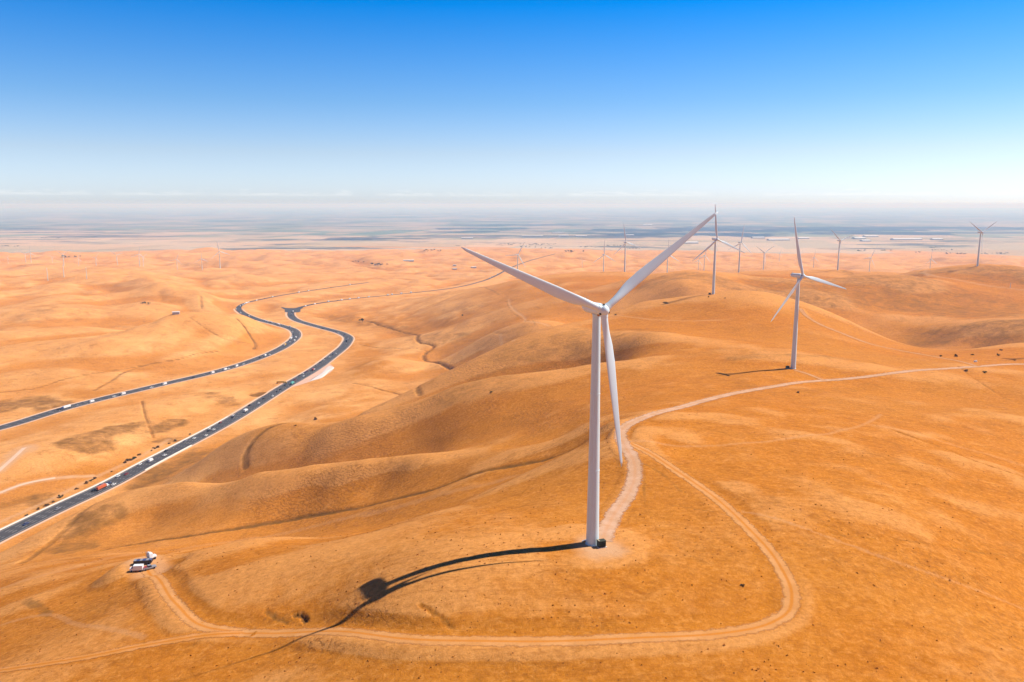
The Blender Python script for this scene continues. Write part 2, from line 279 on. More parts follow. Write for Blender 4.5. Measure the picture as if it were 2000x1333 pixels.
# ---------------------------------------------------------------- node helpers
class NT_:
    def __init__(s, tree): s.t = tree; tree.nodes.clear()
    def n(s, typ, **kw):
        nd = s.t.nodes.new(typ); ins = kw.pop('ins', {})
        for k, v in kw.items(): setattr(nd, k, v)
        for k, v in ins.items():
            if isinstance(v, bpy.types.NodeSocket): s.t.links.new(v, nd.inputs[k])
            else: nd.inputs[k].default_value = v
        return nd
    def noise(s, vec, scale, detail=3, rough=.55, dist=0):
        return s.n('ShaderNodeTexNoise', ins={'Vector': vec, 'Scale': scale, 'Detail': detail, 'Roughness': rough, 'Distortion': dist}).outputs['Fac']
    def math(s, op, a, b=0.0, clamp=False):
        return s.n('ShaderNodeMath', operation=op, use_clamp=clamp, ins={0: a, 1: b}).outputs[0]
    def mix(s, f, a, b, bt='MIX'):
        nd = s.n('ShaderNodeMix', data_type='RGBA', blend_type=bt); 
        for i, v in ((0, f), (6, a), (7, b)):
            if isinstance(v, bpy.types.NodeSocket): s.t.links.new(v, nd.inputs[i])
            else: nd.inputs[i].default_value = v if i == 0 else (*v, 1) if len(v) == 3 else v
        return nd.outputs[2]
    def rng(s, v, a, b, c=0., d=1.):
        return s.n('ShaderNodeMapRange', ins={0: v, 1: a, 2: b, 3: c, 4: d}, interpolation_type='SMOOTHSTEP').outputs[0]
    def ramp(s, f, stops, mode='LINEAR'):
        nd = s.n('ShaderNodeValToRGB', ins={0: f}); cr = nd.color_ramp; cr.interpolation = mode
        while len(cr.elements) < len(stops): cr.elements.new(.5)
        for e, (p, c) in zip(cr.elements, stops): e.position = p; e.color = (*c, 1)
        return nd.outputs[0]
def newmat(name):
    m = bpy.data.materials.new(name); m.use_nodes = True; return m, NT_(m.node_tree)
def finish(T, col, rough=.9, bump=None, spec=.2, metal=0.0, **kw):
    b = T.n('ShaderNodeBsdfPrincipled', ins={'Base Color': col, 'Roughness': rough, 'Metallic': metal, 'Specular IOR Level': spec})
    for k, v in kw.items(): b.inputs[k].default_value = v
    if bump is not None: T.t.links.new(bump, b.inputs['Normal'])
    T.n('ShaderNodeOutputMaterial', ins={'Surface': b.outputs[0]})
def simple(name, col, rough=.6, var=.15, scale=3.0, spec=.3, metal=0.0):
    m, T = newmat(name); g = T.n('ShaderNodeTexCoord').outputs['Object']
    f = T.noise(g, scale, 4); c = T.mix(f, [x * (1 - var) for x in col], [min(1, x * (1 + var)) for x in col]); finish(T, c, rough, spec=spec, metal=metal); return m
# ---------------------------------------------------------------- ground material
def ground_colour(T, pos, attr=True):
    big = T.noise(pos, .004, 4, .6, .4); midn = T.noise(pos, .02, 4, .6, .6); sm = T.noise(pos, .12, 5, .7, .5); fine = T.noise(pos, .45, 7, .86, .3)
    c = T.mix(T.rng(midn, .35, .68), GA, GB)
    c = T.mix(T.rng(sm, .46, .66, 0, .8), c, GC)
    c = T.mix(T.rng(big, .42, .66, 0, .55), c, GD)
    return c, big, midn, sm, fine
GA = (.58, .188, .014); GB = (.575, .195, .017); GC = (.46, .142, .008); GD = (.585, .225, .030)
def ground_mat():
    m, T = newmat('dry_grass_hills'); geo = T.n('ShaderNodeNewGeometry'); pos = geo.outputs['Position']
    at = lambda k: T.n('ShaderNodeAttribute', attribute_name=k).outputs['Fac']
    c, big, midn, sm, fine = ground_colour(T, pos)
    lw = at('low'); c = T.mix(T.math('MULTIPLY', lw, T.rng(T.math('ADD', midn, T.math('MULTIPLY', big, .6)), .48, 1.0, 1., .35)), c, (.90, .46, .16))  # pale grass on low and far ground, haze lightening put into its colour
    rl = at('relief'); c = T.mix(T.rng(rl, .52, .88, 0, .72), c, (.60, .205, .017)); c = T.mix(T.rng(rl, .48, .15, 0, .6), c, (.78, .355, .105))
    g = T.math('MULTIPLY', at('gold'), T.rng(T.noise(pos, .03, 4, .6), .3, .6)); c = T.mix(g, c, (.56, .20, .018))
    # cattle terracettes: faint dark lines on the slopes
    sep = T.n('ShaderNodeSeparateXYZ', ins={0: pos}); nz = T.n('ShaderNodeSeparateXYZ', ins={0: geo.outputs['Normal']}).outputs[2]
    w = T.math('SINE', T.math('ADD', T.math('MULTIPLY', sep.outputs[2], 4.6), T.math('MULTIPLY', T.noise(pos, .11, 5, .65), 34.)))
    w = T.math('MULTIPLY', T.rng(w, .2, 1), T.rng(nz, .985, .93)); w = T.math('MULTIPLY', w, T.rng(T.noise(pos, .012, 3), .44, .6))
    c = T.mix(T.math('MULTIPLY', w, .5), c, (.25, .085, .018))
    for ang, sc0, am in ((.65, .55, .5), (-.35, .3, .35), (1.5, .8, .3)):
        sv = T.n('ShaderNodeMapping', ins={'Vector': pos, 'Rotation': (0, 0, ang), 'Scale': (.09, 1, .3)}).outputs[0]; sv = T.noise(sv, sc0, 5, .75, .6)
        c = T.mix(T.math('MULTIPLY', T.rng(sv, .5, .72, 0, am), T.rng(T.noise(pos, .008, 3), .42, .58)), c, (.33, .105, .012)); c = T.mix(T.rng(sv, .48, .3, 0, am * .4), c, (.72, .33, .09))
    # dark weeds and bare specks
    v = T.n('ShaderNodeTexVoronoi', ins={'Vector': T.n('ShaderNodeMapping', ins={'Vector': pos, 'Scale': (1, 1, .3)}).outputs[0], 'Scale': .42, 'Randomness': 1.}).outputs['Distance']
    sp = T.math('MULTIPLY', T.rng(v, .34, .1), T.rng(T.noise(pos, .05, 3, .6), .47, .62)); c = T.mix(T.math('MULTIPLY', sp, .4), c, (.26, .09, .02))
    v2 = T.n('ShaderNodeTexVoronoi', ins={'Vector': pos, 'Scale': 1.3}).outputs['Distance']
    c = T.mix(T.math('MULTIPLY', T.rng(v2, .3, .1), T.rng(T.noise(pos, .09, 3, .6), .54, .66, 0, .28)), c, (.30, .11, .025))
    clump = T.noise(pos, .05, 9, .80, .8); c = T.mix(T.rng(clump, .50, .70, 0, .65), c, (.38, .135, .016)); c = T.mix(T.rng(clump, .46, .30, 0, .45), c, (.76, .335, .085))
    c = T.mix(T.rng(fine, .42, .66, 0, .62), c, T.mix(1.0, c, (.60, .50, .36), 'MULTIPLY'))
    c = T.mix(T.rng(fine, .50, .32, 0, .45), c, (.76, .345, .10))
    sc = T.math('MULTIPLY', at('scrub_shade'), .82); sn = T.rng(T.noise(pos, .1, 5, .7), .25, .6); sc = T.math('MULTIPLY', T.rng(T.math('ADD', sc, T.math('MULTIPLY', T.math('SUBTRACT', T.noise(pos, .045, 8, .78, .5), .5), 1.5)), .15, .85), T.math('ADD', T.math('MULTIPLY', sn, .45), .55)); c = T.mix(sc, c, T.mix(T.noise(pos, .3, 4), (.27, .115, .018), (.17, .072, .018)))
    d = T.math('MULTIPLY', at('dirt'), T.rng(fine, .2, .5, .6, 1)); c = T.mix(d, c, T.mix(fine, (.60, .31, .14), (.68, .39, .21)))
    # the valley floor: fields in a chequer of crops and stubble
    rot = T.n('ShaderNodeMapping', ins={'Vector': pos, 'Rotation': (0, 0, .22)}).outputs[0]
    warp = T.n('ShaderNodeVectorMath', operation='SNAP', ins={0: rot, 1: (1700., 900., 1e9)}).outputs[0]
    warp2 = T.n('ShaderNodeVectorMath', operation='SNAP', ins={0: T.n('ShaderNodeVectorMath', operation='ADD', ins={0: rot, 1: (377., 211., 0)}).outputs[0], 1: (620., 1400., 1e9)}).outputs[0]
    r1 = T.n('ShaderNodeTexWhiteNoise', ins={'Vector': warp}).outputs['Value']; r2 = T.n('ShaderNodeTexWhiteNoise', ins={'Vector': warp2}).outputs['Value']
    bign = T.noise(pos, .00012, 3); rs = T.math('ADD', T.math('MULTIPLY', T.math('ADD', r1, r2), .38), T.math('MULTIPLY', bign, .34))
    fc = T.ramp(rs, [(0, (.10, .16, .10)), (.3, (.22, .26, .17)), (.38, (.40, .30, .19)), (.45, (.16, .21, .13)), (.52, (.55, .36, .22)), (.60, (.24, .27, .18)), (.66, (.66, .42, .26)), (.80, (.36, .30, .2))], 'CONSTANT')
    fc = T.mix(.28, fc, T.ramp(T.noise(T.n('ShaderNodeMapping', ins={'Vector': pos, 'Scale': (.35, 1, 1)}).outputs[0], .0009, 6, .7), [(.3, (.14, .19, .14)), (.5, (.36, .31, .21)), (.62, (.62, .42, .27))]))
    wet = T.rng(T.math('ADD', sep.outputs[1], T.math('MULTIPLY', bign, 9000.)), 13000., 19000.); fc = T.mix(T.rng(sep.outputs[1], 11500., 8200., 0, .6), fc, T.mix(r1, (.70, .40, .20), (.52, .38, .24))); fc = T.mix(T.math('MULTIPLY', wet, .45), fc, T.mix(r2, (.05, .09, .085), (.13, .16, .14)))
    grove = T.rng(T.noise(T.n('ShaderNodeMapping', ins={'Vector': pos, 'Scale': (.5, 1.6, 1)}).outputs[0], .0011, 7, .72), .54, .60)
    fc = T.mix(T.math('MULTIPLY', grove, .8), fc, (.03, .05, .055))
    tw = at('town'); twn = T.rng(T.noise(pos, .004, 5, .8), .30, .42, .55, 1); fc = T.mix(T.math('MULTIPLY', tw, twn), fc, (.012, .028, .05))
    roof = T.rng(T.noise(T.n('ShaderNodeMapping', ins={'Vector': pos, 'Scale': (.6, 1.4, 1)}).outputs[0], .010, 5, .85), .68, .73, 0, 1); fc = T.mix(T.math('MULTIPLY', roof, T.rng(big, .5, .6, .1, .7)), fc, (.7, .62, .55))
    c = T.mix(T.rng(T.math('ADD', at('plain'), T.math('MULTIPLY', T.math('SUBTRACT', r1, .5), .35)), .70, .80), c, fc)
    hgt = T.math('ADD', T.math('MULTIPLY', fine, .5), T.math('ADD', T.math('MULTIPLY', sm, .55), T.math('MULTIPLY', T.noise(pos, 2.4, 4, .8), .12)))
    hgt = T.math('SUBTRACT', hgt, T.math('MULTIPLY', w, .10))
    bmp = T.n('ShaderNodeBump', ins={'Strength': .75, 'Distance': 1.0, 'Height': hgt}).outputs[0]
    finish(T, c, 1.0, bmp, spec=.05); return m
# ---------------------------------------------------------------- mesh helpers
def tag(o, label=None, cat=None, group=None, kind=None):
    if label: o['label'] = label
    if cat: o['category'] = cat
    if group: o['group'] = group
    if kind: o['kind'] = kind
    return o
def link(o, parent=None):
    COL.objects.link(o); o.parent = parent; return o
def npmesh(name, V, Fq, mats, smooth=False, mi=None):
    me = bpy.data.meshes.new(name); V = np.asarray(V, np.float32); Fq = np.asarray(Fq, np.int32); k = Fq.shape[1]
    me.vertices.add(len(V)); me.vertices.foreach_set('co', V.ravel()); me.loops.add(Fq.size); me.loops.foreach_set('vertex_index', Fq.ravel())
    me.polygons.add(len(Fq)); me.polygons.foreach_set('loop_start', np.arange(0, Fq.size, k, dtype=np.int32))
    if smooth: me.polygons.foreach_set('use_smooth', np.ones(len(Fq), bool))
    for m in mats: me.materials.append(m)
    if mi is not None: me.polygons.foreach_set('material_index', np.asarray(mi, np.int32))
    me.update(calc_edges=True); me.validate(); return me
class MB:
    def __init__(s): s.bm = bmesh.new()
    def box(s, c, d, bev=0.0, taper=None, mi=0, rz=0):
        r = bmesh.ops.create_cube(s.bm, size=1); vs = r['verts']
        for v in vs:
            t = 1.0
            if taper and v.co.z > 0: v.co.x *= taper[0]; v.co.y *= taper[1]
            v.co = Vector((v.co.x * d[0], v.co.y * d[1], v.co.z * d[2]))
        if rz: bmesh.ops.rotate(s.bm, verts=vs, cent=(0, 0, 0), matrix=Matrix.Rotation(rz, 3, 'Z'))
        bmesh.ops.translate(s.bm, verts=vs, vec=c)
        fs = {f for v in vs for f in v.link_faces}
        if bev:
            es = {e for f in fs for e in f.edges}; r2 = bmesh.ops.bevel(s.bm, geom=list(es), offset=bev, segments=2, affect='EDGES', profile=.5); fs = {f for v in r2['verts'] for f in v.link_faces} | {f for f in fs if f.is_valid}
        for f in fs: f.material_index = mi
        return s
    def cyl(s, a, b, r1, r2, seg=16, mi=0, caps=True):
        a, b = Vector(a), Vector(b); L = (b - a).length
        r = bmesh.ops.create_cone(s.bm, cap_ends=caps, segments=seg, radius1=r1, radius2=r2, depth=L)
        M = Matrix.Translation((a + b) / 2) @ (b - a).to_track_quat('Z', 'Y').to_matrix().to_4x4(); bmesh.ops.transform(s.bm, matrix=M, verts=r['verts'])
        for v in r['verts']:
            for f in v.link_faces: f.material_index = mi
        return s
    def ball(s, c, rad, sc=(1, 1, 1), sub=3, mi=0):
        r = bmesh.ops.create_icosphere(s.bm, subdivisions=sub, radius=rad)
        for v in r['verts']: v.co = Vector((v.co.x * sc[0] + c[0], v.co.y * sc[1] + c[1], v.co.z * sc[2] + c[2]))
        for v in r['verts']:
            for f in v.link_faces: f.material_index = mi
        return s
    def mesh(s, name, mats, smooth=None):
        me = bpy.data.meshes.new(name); s.bm.normal_update(); s.bm.to_mesh(me); s.bm.free()
        for m in mats: me.materials.append(m)
        if smooth is not None:
            for p in me.polygons: p.use_smooth = True
            try: me.set_sharp_from_angle(angle=R(smooth))
            except Exception: pass
        return me
def ob(name, me, parent=None, loc=(0, 0, 0), rot=(0, 0, 0)):
    o = bpy.data.objects.new(name, me); link(o, parent); o.location = loc; o.rotation_euler = rot; return o
def empty(name, loc=(0, 0, 0), rz=0):
    o = bpy.data.objects.new(name, None); link(o); o.location = loc; o.rotation_euler = (0, 0, rz); o.empty_display_size = 2; return o
def tree_copy(root, loc, rz, scale=1.0):
    r = root.copy(); COL.objects.link(r); r.location = loc; r.rotation_euler = (0, 0, rz); r.scale = (scale,) * 3
    for ch in list(root.children):
        c = ch.copy(); COL.objects.link(c); c.parent = r
        for g in ch.children: d = g.copy(); COL.objects.link(d); d.parent = c
    return r
# ---------------------------------------------------------------- ground sheet
idx = np.arange(NT * NR).reshape(NR, NT)
nxt = np.roll(idx, -1, axis=1)
quads = np.stack([idx[:-1], nxt[:-1], nxt[1:], idx[1:]], -1).reshape(-1, 4)[:, ::-1]
V = np.stack([X.ravel(), Y.ravel(), Z.ravel()], 1)
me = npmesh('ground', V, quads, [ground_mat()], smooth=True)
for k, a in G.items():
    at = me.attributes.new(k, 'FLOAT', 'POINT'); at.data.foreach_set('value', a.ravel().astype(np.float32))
bmf = None
g = ob('ground', me); tag(g, kind='structure')
# cap under the camera (inside the innermost ring)
capn = NT; ring = [tuple(V[i]) for i in idx[0]]
cv = [(0, 0, float(np.mean(Z[0])))] + ring; cf = [(0, 1 + (i + 1) % NT, 1 + i) for i in range(NT)]
cm = npmesh('ground_patch', cv, [f for f in cf], [me.materials[0]], smooth=True); o = ob('ground_patch', cm); tag(o, kind='structure')
# ---------------------------------------------------------------- ribbons
def ribbon(name, P, offs, lift, mat, taper=False, kind='structure', dash=None, label=None, cat=None):
    """P: world polyline; offs: cross offsets; heights taken from the ground sheet"""
    P = np.asarray(P)[:, :2]; T = np.gradient(P, axis=0); T /= np.linalg.norm(T, axis=1)[:, None]; N = np.stack([T[:, 1], -T[:, 0]], 1)
    s = np.concatenate([[0], np.cumsum(np.linalg.norm(np.diff(P, axis=0), axis=1))])
    offs = np.array(offs); wd = 1 - .5 * sstep(1900, 2700, P[:, 1]) * taper; Q = P[:, None] + N[:, None] * offs[None, :, None] * wd[:, None, None]
    z = zat(Q[..., 0], Q[..., 1]) + lift
    V = np.concatenate([Q, z[..., None]], -1).reshape(-1, 3); k = len(offs); Fs = []
    for i in range(len(P) - 1):
        if dash and (s[i] % dash[0]) > dash[1]: continue
        for j in range(k - 1): Fs.append((i*k+j, i*k+j+1, (i+1)*k+j+1, (i+1)*k+j))
    me = npmesh(name, V, Fs, [mat], smooth=True)
    at = me.attributes.new('across', 'FLOAT', 'POINT'); at.data.foreach_set('value', np.tile(offs / max(abs(offs)), len(P)).astype(np.float32))
    o = ob(name, me); tag(o, label, cat, kind=kind); return o
def road_mat(name, ca, cb, rut):
    m, T = newmat(name); pos = T.n('ShaderNodeNewGeometry').outputs['Position']; ac = T.n('ShaderNodeAttribute', attribute_name='across').outputs['Fac']
    fine = T.noise(pos, .8, 6, .8); ab = T.math('ABSOLUTE', ac); c = T.mix(T.rng(T.noise(pos, .15, 4), .35, .65), ca, cb)
    r = T.math('MULTIPLY', T.rng(ab, .28, .05), rut); c = T.mix(r, c, GA)                  # grassy middle between the wheel lines
    c = T.mix(T.rng(fine, .45, .8, 0, .4), c, T.mix(1., c, (.7, .6, .5), 'MULTIPLY'))
    edge = T.rng(T.math('ADD', ab, T.math('MULTIPLY', T.math('SUBTRACT', T.noise(pos, .33, 6, .8), .5), 1.5)), .55, 1.0)
    b = T.n('ShaderNodeBsdfPrincipled', ins={'Base Color': c, 'Roughness': 1., 'Specular IOR Level': .05, 'Normal': T.n('ShaderNodeBump', ins={'Strength': .5, 'Distance': .2, 'Height': fine}).outputs[0]})
    mx = T.n('ShaderNodeMixShader', ins={0: edge, 1: b.outputs[0], 2: T.n('ShaderNodeBsdfTransparent').outputs[0]}); T.n('ShaderNodeOutputMaterial', ins={'Surface': mx.outputs[0]}); return m
M_gravel = road_mat('gravel', (.53, .29, .155), (.60, .355, .22), .2); M_dirt = road_mat('dirt', (.58, .25, .072), (.64, .295, .10), .8)
M_dirt2 = road_mat('faint_dirt', (.60, .235, .05), (.64, .27, .08), .95); M_dirt3 = road_mat('grey_gravel', (.55, .255, .10), (.58, .29, .135), .3)
cross = lambda w: list(np.linspace(-w, w, 9))
ribbon('gravel_road', ROADS['main'], cross(4.0), .10, M_gravel); ribbon('dirt_track', ROADS['loop'], cross(3.1), .045, M_dirt)
ribbon('dirt_track', ROADS['west'], cross(2.4), .09, M_dirt2); ribbon('gravel_road', ROADS['spur'], cross(2.4), .16, M_dirt3); ribbon('gravel_road', ROADS['branch'], cross(2.8), .18, M_dirt3)
# highway
def asphalt():
    m, T = newmat('asphalt'); pos = T.n('ShaderNodeNewGeometry').outputs['Position']; ac = T.n('ShaderNodeAttribute', attribute_name='across').outputs['Fac']
    c = T.mix(T.noise(pos, .06, 5, .7), (.055, .050, .050), (.088, .078, .076))
    w = T.math('SINE', T.math('MULTIPLY', ac, 25.)); c = T.mix(T.rng(w, .3, 1, 0, .3), c, (.03, .03, .034)); finish(T, c, .85, spec=.3); return m
M_asph = asphalt(); M_paint = simple('road_paint', (.75, .72, .66), .7, .1, .3); M_verge = simple('pale_verge_dirt', (.74, .47, .31), 1, .15, .05, .05); M_conc = simple('concrete', (.68, .60, .52), .9, .12, .3, .2)
for nm, P in (('left', HL), ('right', HR)):
    ribbon('highway', P, np.linspace(-10.5, 10.5, 7), .30, M_asph, taper=True); P = P[P[:, 1] < 2300]; ribbon('road_verge', P, [10.3, 12, 13.6], .24, M_verge); ribbon('road_verge', P, [-14.6, -13, -10.3], .24, M_verge)
Pfine = {0: catmull(HL[::4], 3.0), 1: catmull(HR[::4], 3.0)}
for k in (0, 1):
    Pn = Pfine[k]; Pn = Pn[Pn[:, 1] < 2100]
    for off in (-3.6, 0.0, 3.6): ribbon('lane_marking', Pn, [off - .11, off + .11], .36, M_paint, dash=(12, 4))
    for off in (-8.6, 8.2): ribbon('lane_marking', Pn, [off - .13, off + .13], .36, M_paint)
# median barrier along the near carriageway, one long thing
def barrier(P, off, label):
    P = P[:, :2]; T = np.gradient(P, axis=0); T /= np.linalg.norm(T, axis=1)[:, None]; N = np.stack([T[:, 1], -T[:, 0]], 1); prof = [(-.35, -.2), (-.33, .15), (-.12, .45), (-.09, .95), (.09, .95), (.12, .45), (.33, .15), (.35, -.2)]
    V = []; Fs = []
    for i in range(len(P)):
        c = P[i] + N[i] * off; z = float(zat(c[:1], c[1:2])[0])
        for a, h in prof: V.append((*(c + N[i] * a * 1.3), z + .3 + h))
    k = len(prof)
    for i in range(len(P) - 1):
        for j in range(k - 1): Fs.append((i*k+j, i*k+j+1, (i+1)*k+j+1, (i+1)*k+j))
    tag(ob('concrete_barrier', npmesh('concrete_barrier', V, Fs, [M_conc])), label, 'barrier')
barrier(HR[HR[:, 1] < 1080], -11.2, 'long pale concrete barrier along the left edge of the right highway')
barrier(HR[(HR[:, 1] < 950) & (HR[:, 1] > 850)], 10.6, 'short pale concrete barrier on the near edge of the right highway')
def poly_patch(name, pxs, lift, mat, raise_=0, sub=9):
    P = np.array([hit(*p) for p in pxs]); c = P.mean(0); V = []; Fs = []; k = len(P)
    Pc = np.vstack([P, P[:1]]); D = catmull(Pc, 6.0)[:-1]; k = len(D)
    for t in np.linspace(0, 1, sub):
        q = c[None, :2] * (1 - t) + D[:, :2] * t; z = zat(q[:, 0], q[:, 1]) + lift + raise_ * math.sqrt(max(0, 1 - t * t)); V += [(x, y, zz) for (x, y), zz in zip(q, z)]
    for a in range(sub - 1):
        for j in range(k): Fs.append((a*k+j, (a+1)*k+j, (a+1)*k+(j+1) % k, a*k+(j+1) % k))
    return ob(name, npmesh(name, V, Fs, [mat], smooth=True))
for _p, _w in (([(-30,943),(0,918),(25,896),(48,875)], 2.6), ([(-30,975),(0,963),(50,945),(108,934)], 2.0)): ribbon('farm_road', line(_p), [-_w, 0, _w], .16, M_verge)
M_lot = simple('pink_gravel', (.66, .40, .28), 1, .12, .08, .05); M_white = simple('white_aggregate', (.62, .53, .47), 1, .1, .4, .05)
o = poly_patch('gravel_lot', [(572,757),(600,748),(650,716),(640,710),(612,726),(590,742)], .28, M_lot); tag(o, kind='structure')
o = poly_patch('gravel_pile', [(603,746),(625,740),(642,727),(652,718),(646,716),(630,728),(615,740)], .32, M_white, 2.2); tag(o, 'long white gravel pile on the pink lot beside the highway', 'gravel pile')
o = poly_patch('road_junction', [(548,600.5),(556,605),(566,611),(576,611),(588,604),(592,601.5),(570,602.5)], .33, M_asph); tag(o, kind='structure')
# ---------------------------------------------------------------- turbines
def white_mat(name, base=(.64, .77, .78), streak=0.26):
    m, T = newmat(name); g = T.n('ShaderNodeTexCoord').outputs['Object']
    st = T.noise(T.n('ShaderNodeMapping', ins={'Vector': g, 'Scale': (1.5, 1.5, .06)}).outputs[0], 1.0, 5, .7); sp = T.noise(g, .4, 4)
    c = T.mix(T.rng(st, .45, .8, 0, streak * 2.2), base, (.52, .47, .42)); c = T.mix(T.rng(sp, .5, .8, 0, streak), c, (.6, .57, .53)); finish(T, c, .38, spec=.4); return m
M_tower = white_mat('tower_paint'); M_blade = white_mat('blade_gelcoat', (.69, .80, .82), .05)
M_dark = simple('dark_opening', (.03, .025, .02), .8, .2); M_rust = simple('rust_stain', (.42, .22, .12), .8, .35, 1.5); M_steel = simple('grey_steel', (.42, .42, .42), .5, .1, 2, .4, .3)
M_green = simple('olive_paint', (.045, .05, .028), .55, .2, 2); M_beige = simple('beige_panel', (.5, .42, .27), .7, .1)
HUBH = 80.0; TILT = R(2.5); HUBX = 4.6
def lathe(prof, seg=40):
    V = []; Fs = []
    for (r, z) in prof:
        for k in range(seg): a = 2 * math.pi * k / seg; V.append((r * math.cos(a), r * math.sin(a), z))
    for i in range(len(prof) - 1):
        for k in range(seg): Fs.append((i*seg+k, i*seg+(k+1) % seg, (i+1)*seg+(k+1) % seg, (i+1)*seg+k))
    return V, Fs
prof = [(2.45, -1.2), (2.45, .12), (2.16, .14), (2.15, .3)]
for zf in (26.0, 52.0):
    rz_ = 2.15 - (2.15 - 1.28) * zf / 77.5; prof += [(rz_ + .004, zf - .12), (rz_ + .07, zf - .1), (rz_ + .07, zf + .1), (rz_, zf + .12)]
prof += [(1.28, 77.6), (1.42, 77.7), (1.42, 78.2), (0.01, 78.25)]
tw_me = npmesh('tower', *lathe(prof, 48), [M_tower], smooth=True)
try: tw_me.set_sharp_from_angle(angle=R(40))
except Exception: pass
# nacelle: rounded section loft along its length (local X)
def superell(w, h, n=28, p=2.7):
    out = []
    for k in range(n):
        a = 2 * math.pi * k / n; c, s_ = math.cos(a), math.sin(a); out.append((w * math.copysign(abs(c) ** (2 / p), c), h * math.copysign(abs(s_) ** (2 / p), s_)))
    return out
st = [(-8.4, .02, .02, .35), (-8.4, .95, .85, .35), (-7.9, 1.4, 1.3, .3), (-6, 1.72, 1.75, .1), (-2, 1.78, 1.85, 0), (1.2, 1.78, 1.85, 0), (2.3, 1.62, 1.66, 0), (2.75, 1.35, 1.35, 0), (2.75, .02, .02, 0)]
V = []; Fs = []; nn = 28
for (x, w, h, dz) in st: V += [(x, a, b + dz) for a, b in superell(w, h)]
for i in range(len(st) - 1):
    for k in range(nn): Fs.append((i*nn+k, i*nn+(k+1) % nn, (i+1)*nn+(k+1) % nn, (i+1)*nn+k))
nac_me = npmesh('nacelle', V, [f[::-1] for f in Fs], [M_blade], smooth=True)
try: nac_me.set_sharp_from_angle(angle=R(45))
except Exception: pass
b = MB(); b.box((-7.0, 0, 1.98), (1.2, 1.4, .3), .05); b.cyl((-7.2, .5, 1.9), (-7.2, .5, 3.3), .05, .04, 8); b.cyl((-7.2, -.5, 1.9), (-7.2, -.5, 3.0), .05, .04, 8); b.box((-7.2, .5, 3.3), (.5, .08, .08)); b.ball((-7.2, -.5, 3.1), .16, sub=2); mast_me = b.mesh('weather_mast', [M_steel])
b = MB(); b.cyl((1.1, 0, -1.9), (2.7, 0, -1.1), .55, .85, 20); stain_me = b.mesh('bearing_cover', [M_rust], 40)
# hub: rounded nose lathe about X
pv = [(-1.75, 1.25), (-1.6, 1.62), (-.8, 1.9), (0, 1.95), (.7, 1.8), (1.35, 1.35), (1.75, .8), (1.95, .3), (2.0, .01)]
V, Fs = lathe([(r, x) for x, r in pv], 36); V = [(z, x, y) for x, y, z in V]; hub_me = npmesh('hub', V, Fs, [M_blade], smooth=True)
b = MB()
for k in range(1): b.cyl((.55, 0, 1.68), (.75, 0, 1.95), .42, .34, 14)
hatch_me = b.mesh('hub_hatch', [M_dark])
b = MB(); b.cyl((0, 0, 1.4), (0, 0, 2.25), 1.28, 1.2, 32); root_me = b.mesh('blade_collar', [M_blade], 40)
def blade_mesh():
    V = []; ns = 30; m = 24
    for i in range(ns + 1):
        t = i / ns; s_ = t ** 1.0; z = 1.9 + s_ * 49.6
        if t < .22: q = sstep(.03, .22, t); chord = 2.15 + q * (3.35 - 2.15); circ = 1 - q
        else: u = (t - .22) / .78; chord = 3.35 * (1 - u) ** .92 + .42 + .25 * u; circ = 0; q = 1; chord = min(chord, 3.35 + .42 * (u)) if u < .1 else chord
        if t > .97: chord *= math.sqrt(max(.02, 1 - ((t - .97) / .03) ** 2))
        thick = (1 - circ) * (chord * (.30 - .16 * min(1, t / .6))) + circ * 2.15
        twist = R(16 * (1 - t) ** 1.6 - 0 + 3); pre = 1.1 * t * t
        for k in range(m):
            a = 2 * math.pi * k / m; ca, sa = math.cos(a), math.sin(a)
            # circle root <-> teardrop section; leading edge toward +Y
            xc = ca * .5; sec = math.copysign(abs(sa), sa) * .5 * (1.0 if circ > .99 else (circ + (1 - circ) * (.35 + .65 * ((ca + 1) / 2) ** .75)))
            y = xc * chord - (1 - circ) * chord * .18; x = sec * thick
            V.append((x * math.cos(twist) + y * math.sin(twist) + pre, y * math.cos(twist) - x * math.sin(twist), z))
    Fs = []
    for i in range(ns):
        for k in range(m): Fs.append((i*m+k, i*m+(k+1) % m, (i+1)*m+(k+1) % m, (i+1)*m+k))
    V.append(tuple(np.mean(V[-m:], 0))); c = len(V) - 1
    tip = [(ns*m+k, ns*m+(k+1) % m, c, c) for k in range(m)]
    me = bpy.data.meshes.new('blade'); me.from_pydata(V, [], Fs + [t[:3] for t in tip]); me.materials.append(M_blade)
    for p in me.polygons: p.use_smooth = True
    me.update(); return me
blade_me = blade_mesh()
b = MB(); b.box((-2.14, 0, 1.9), (.12, 1.0, 2.2), .03, mi=0); b.box((-2.5, 0, .5), (.9, 1.3, .12), mi=1); 
for k in range(4): b.box((-2.95 - .28 * k, 0, .42 - .13 * k), (.28, 1.2, .06), mi=1)
door_me = b.mesh('tower_door', [M_steel, M_steel])
def rotor_local(theta):
    return Matrix.Translation((HUBX, 0, HUBH)) @ Matrix.Rotation(-TILT, 4, 'Y') @ Matrix.Rotation(theta - math.pi / 2, 4, 'X') @ Matrix.Rotation(R(0.6), 4, 'Y')
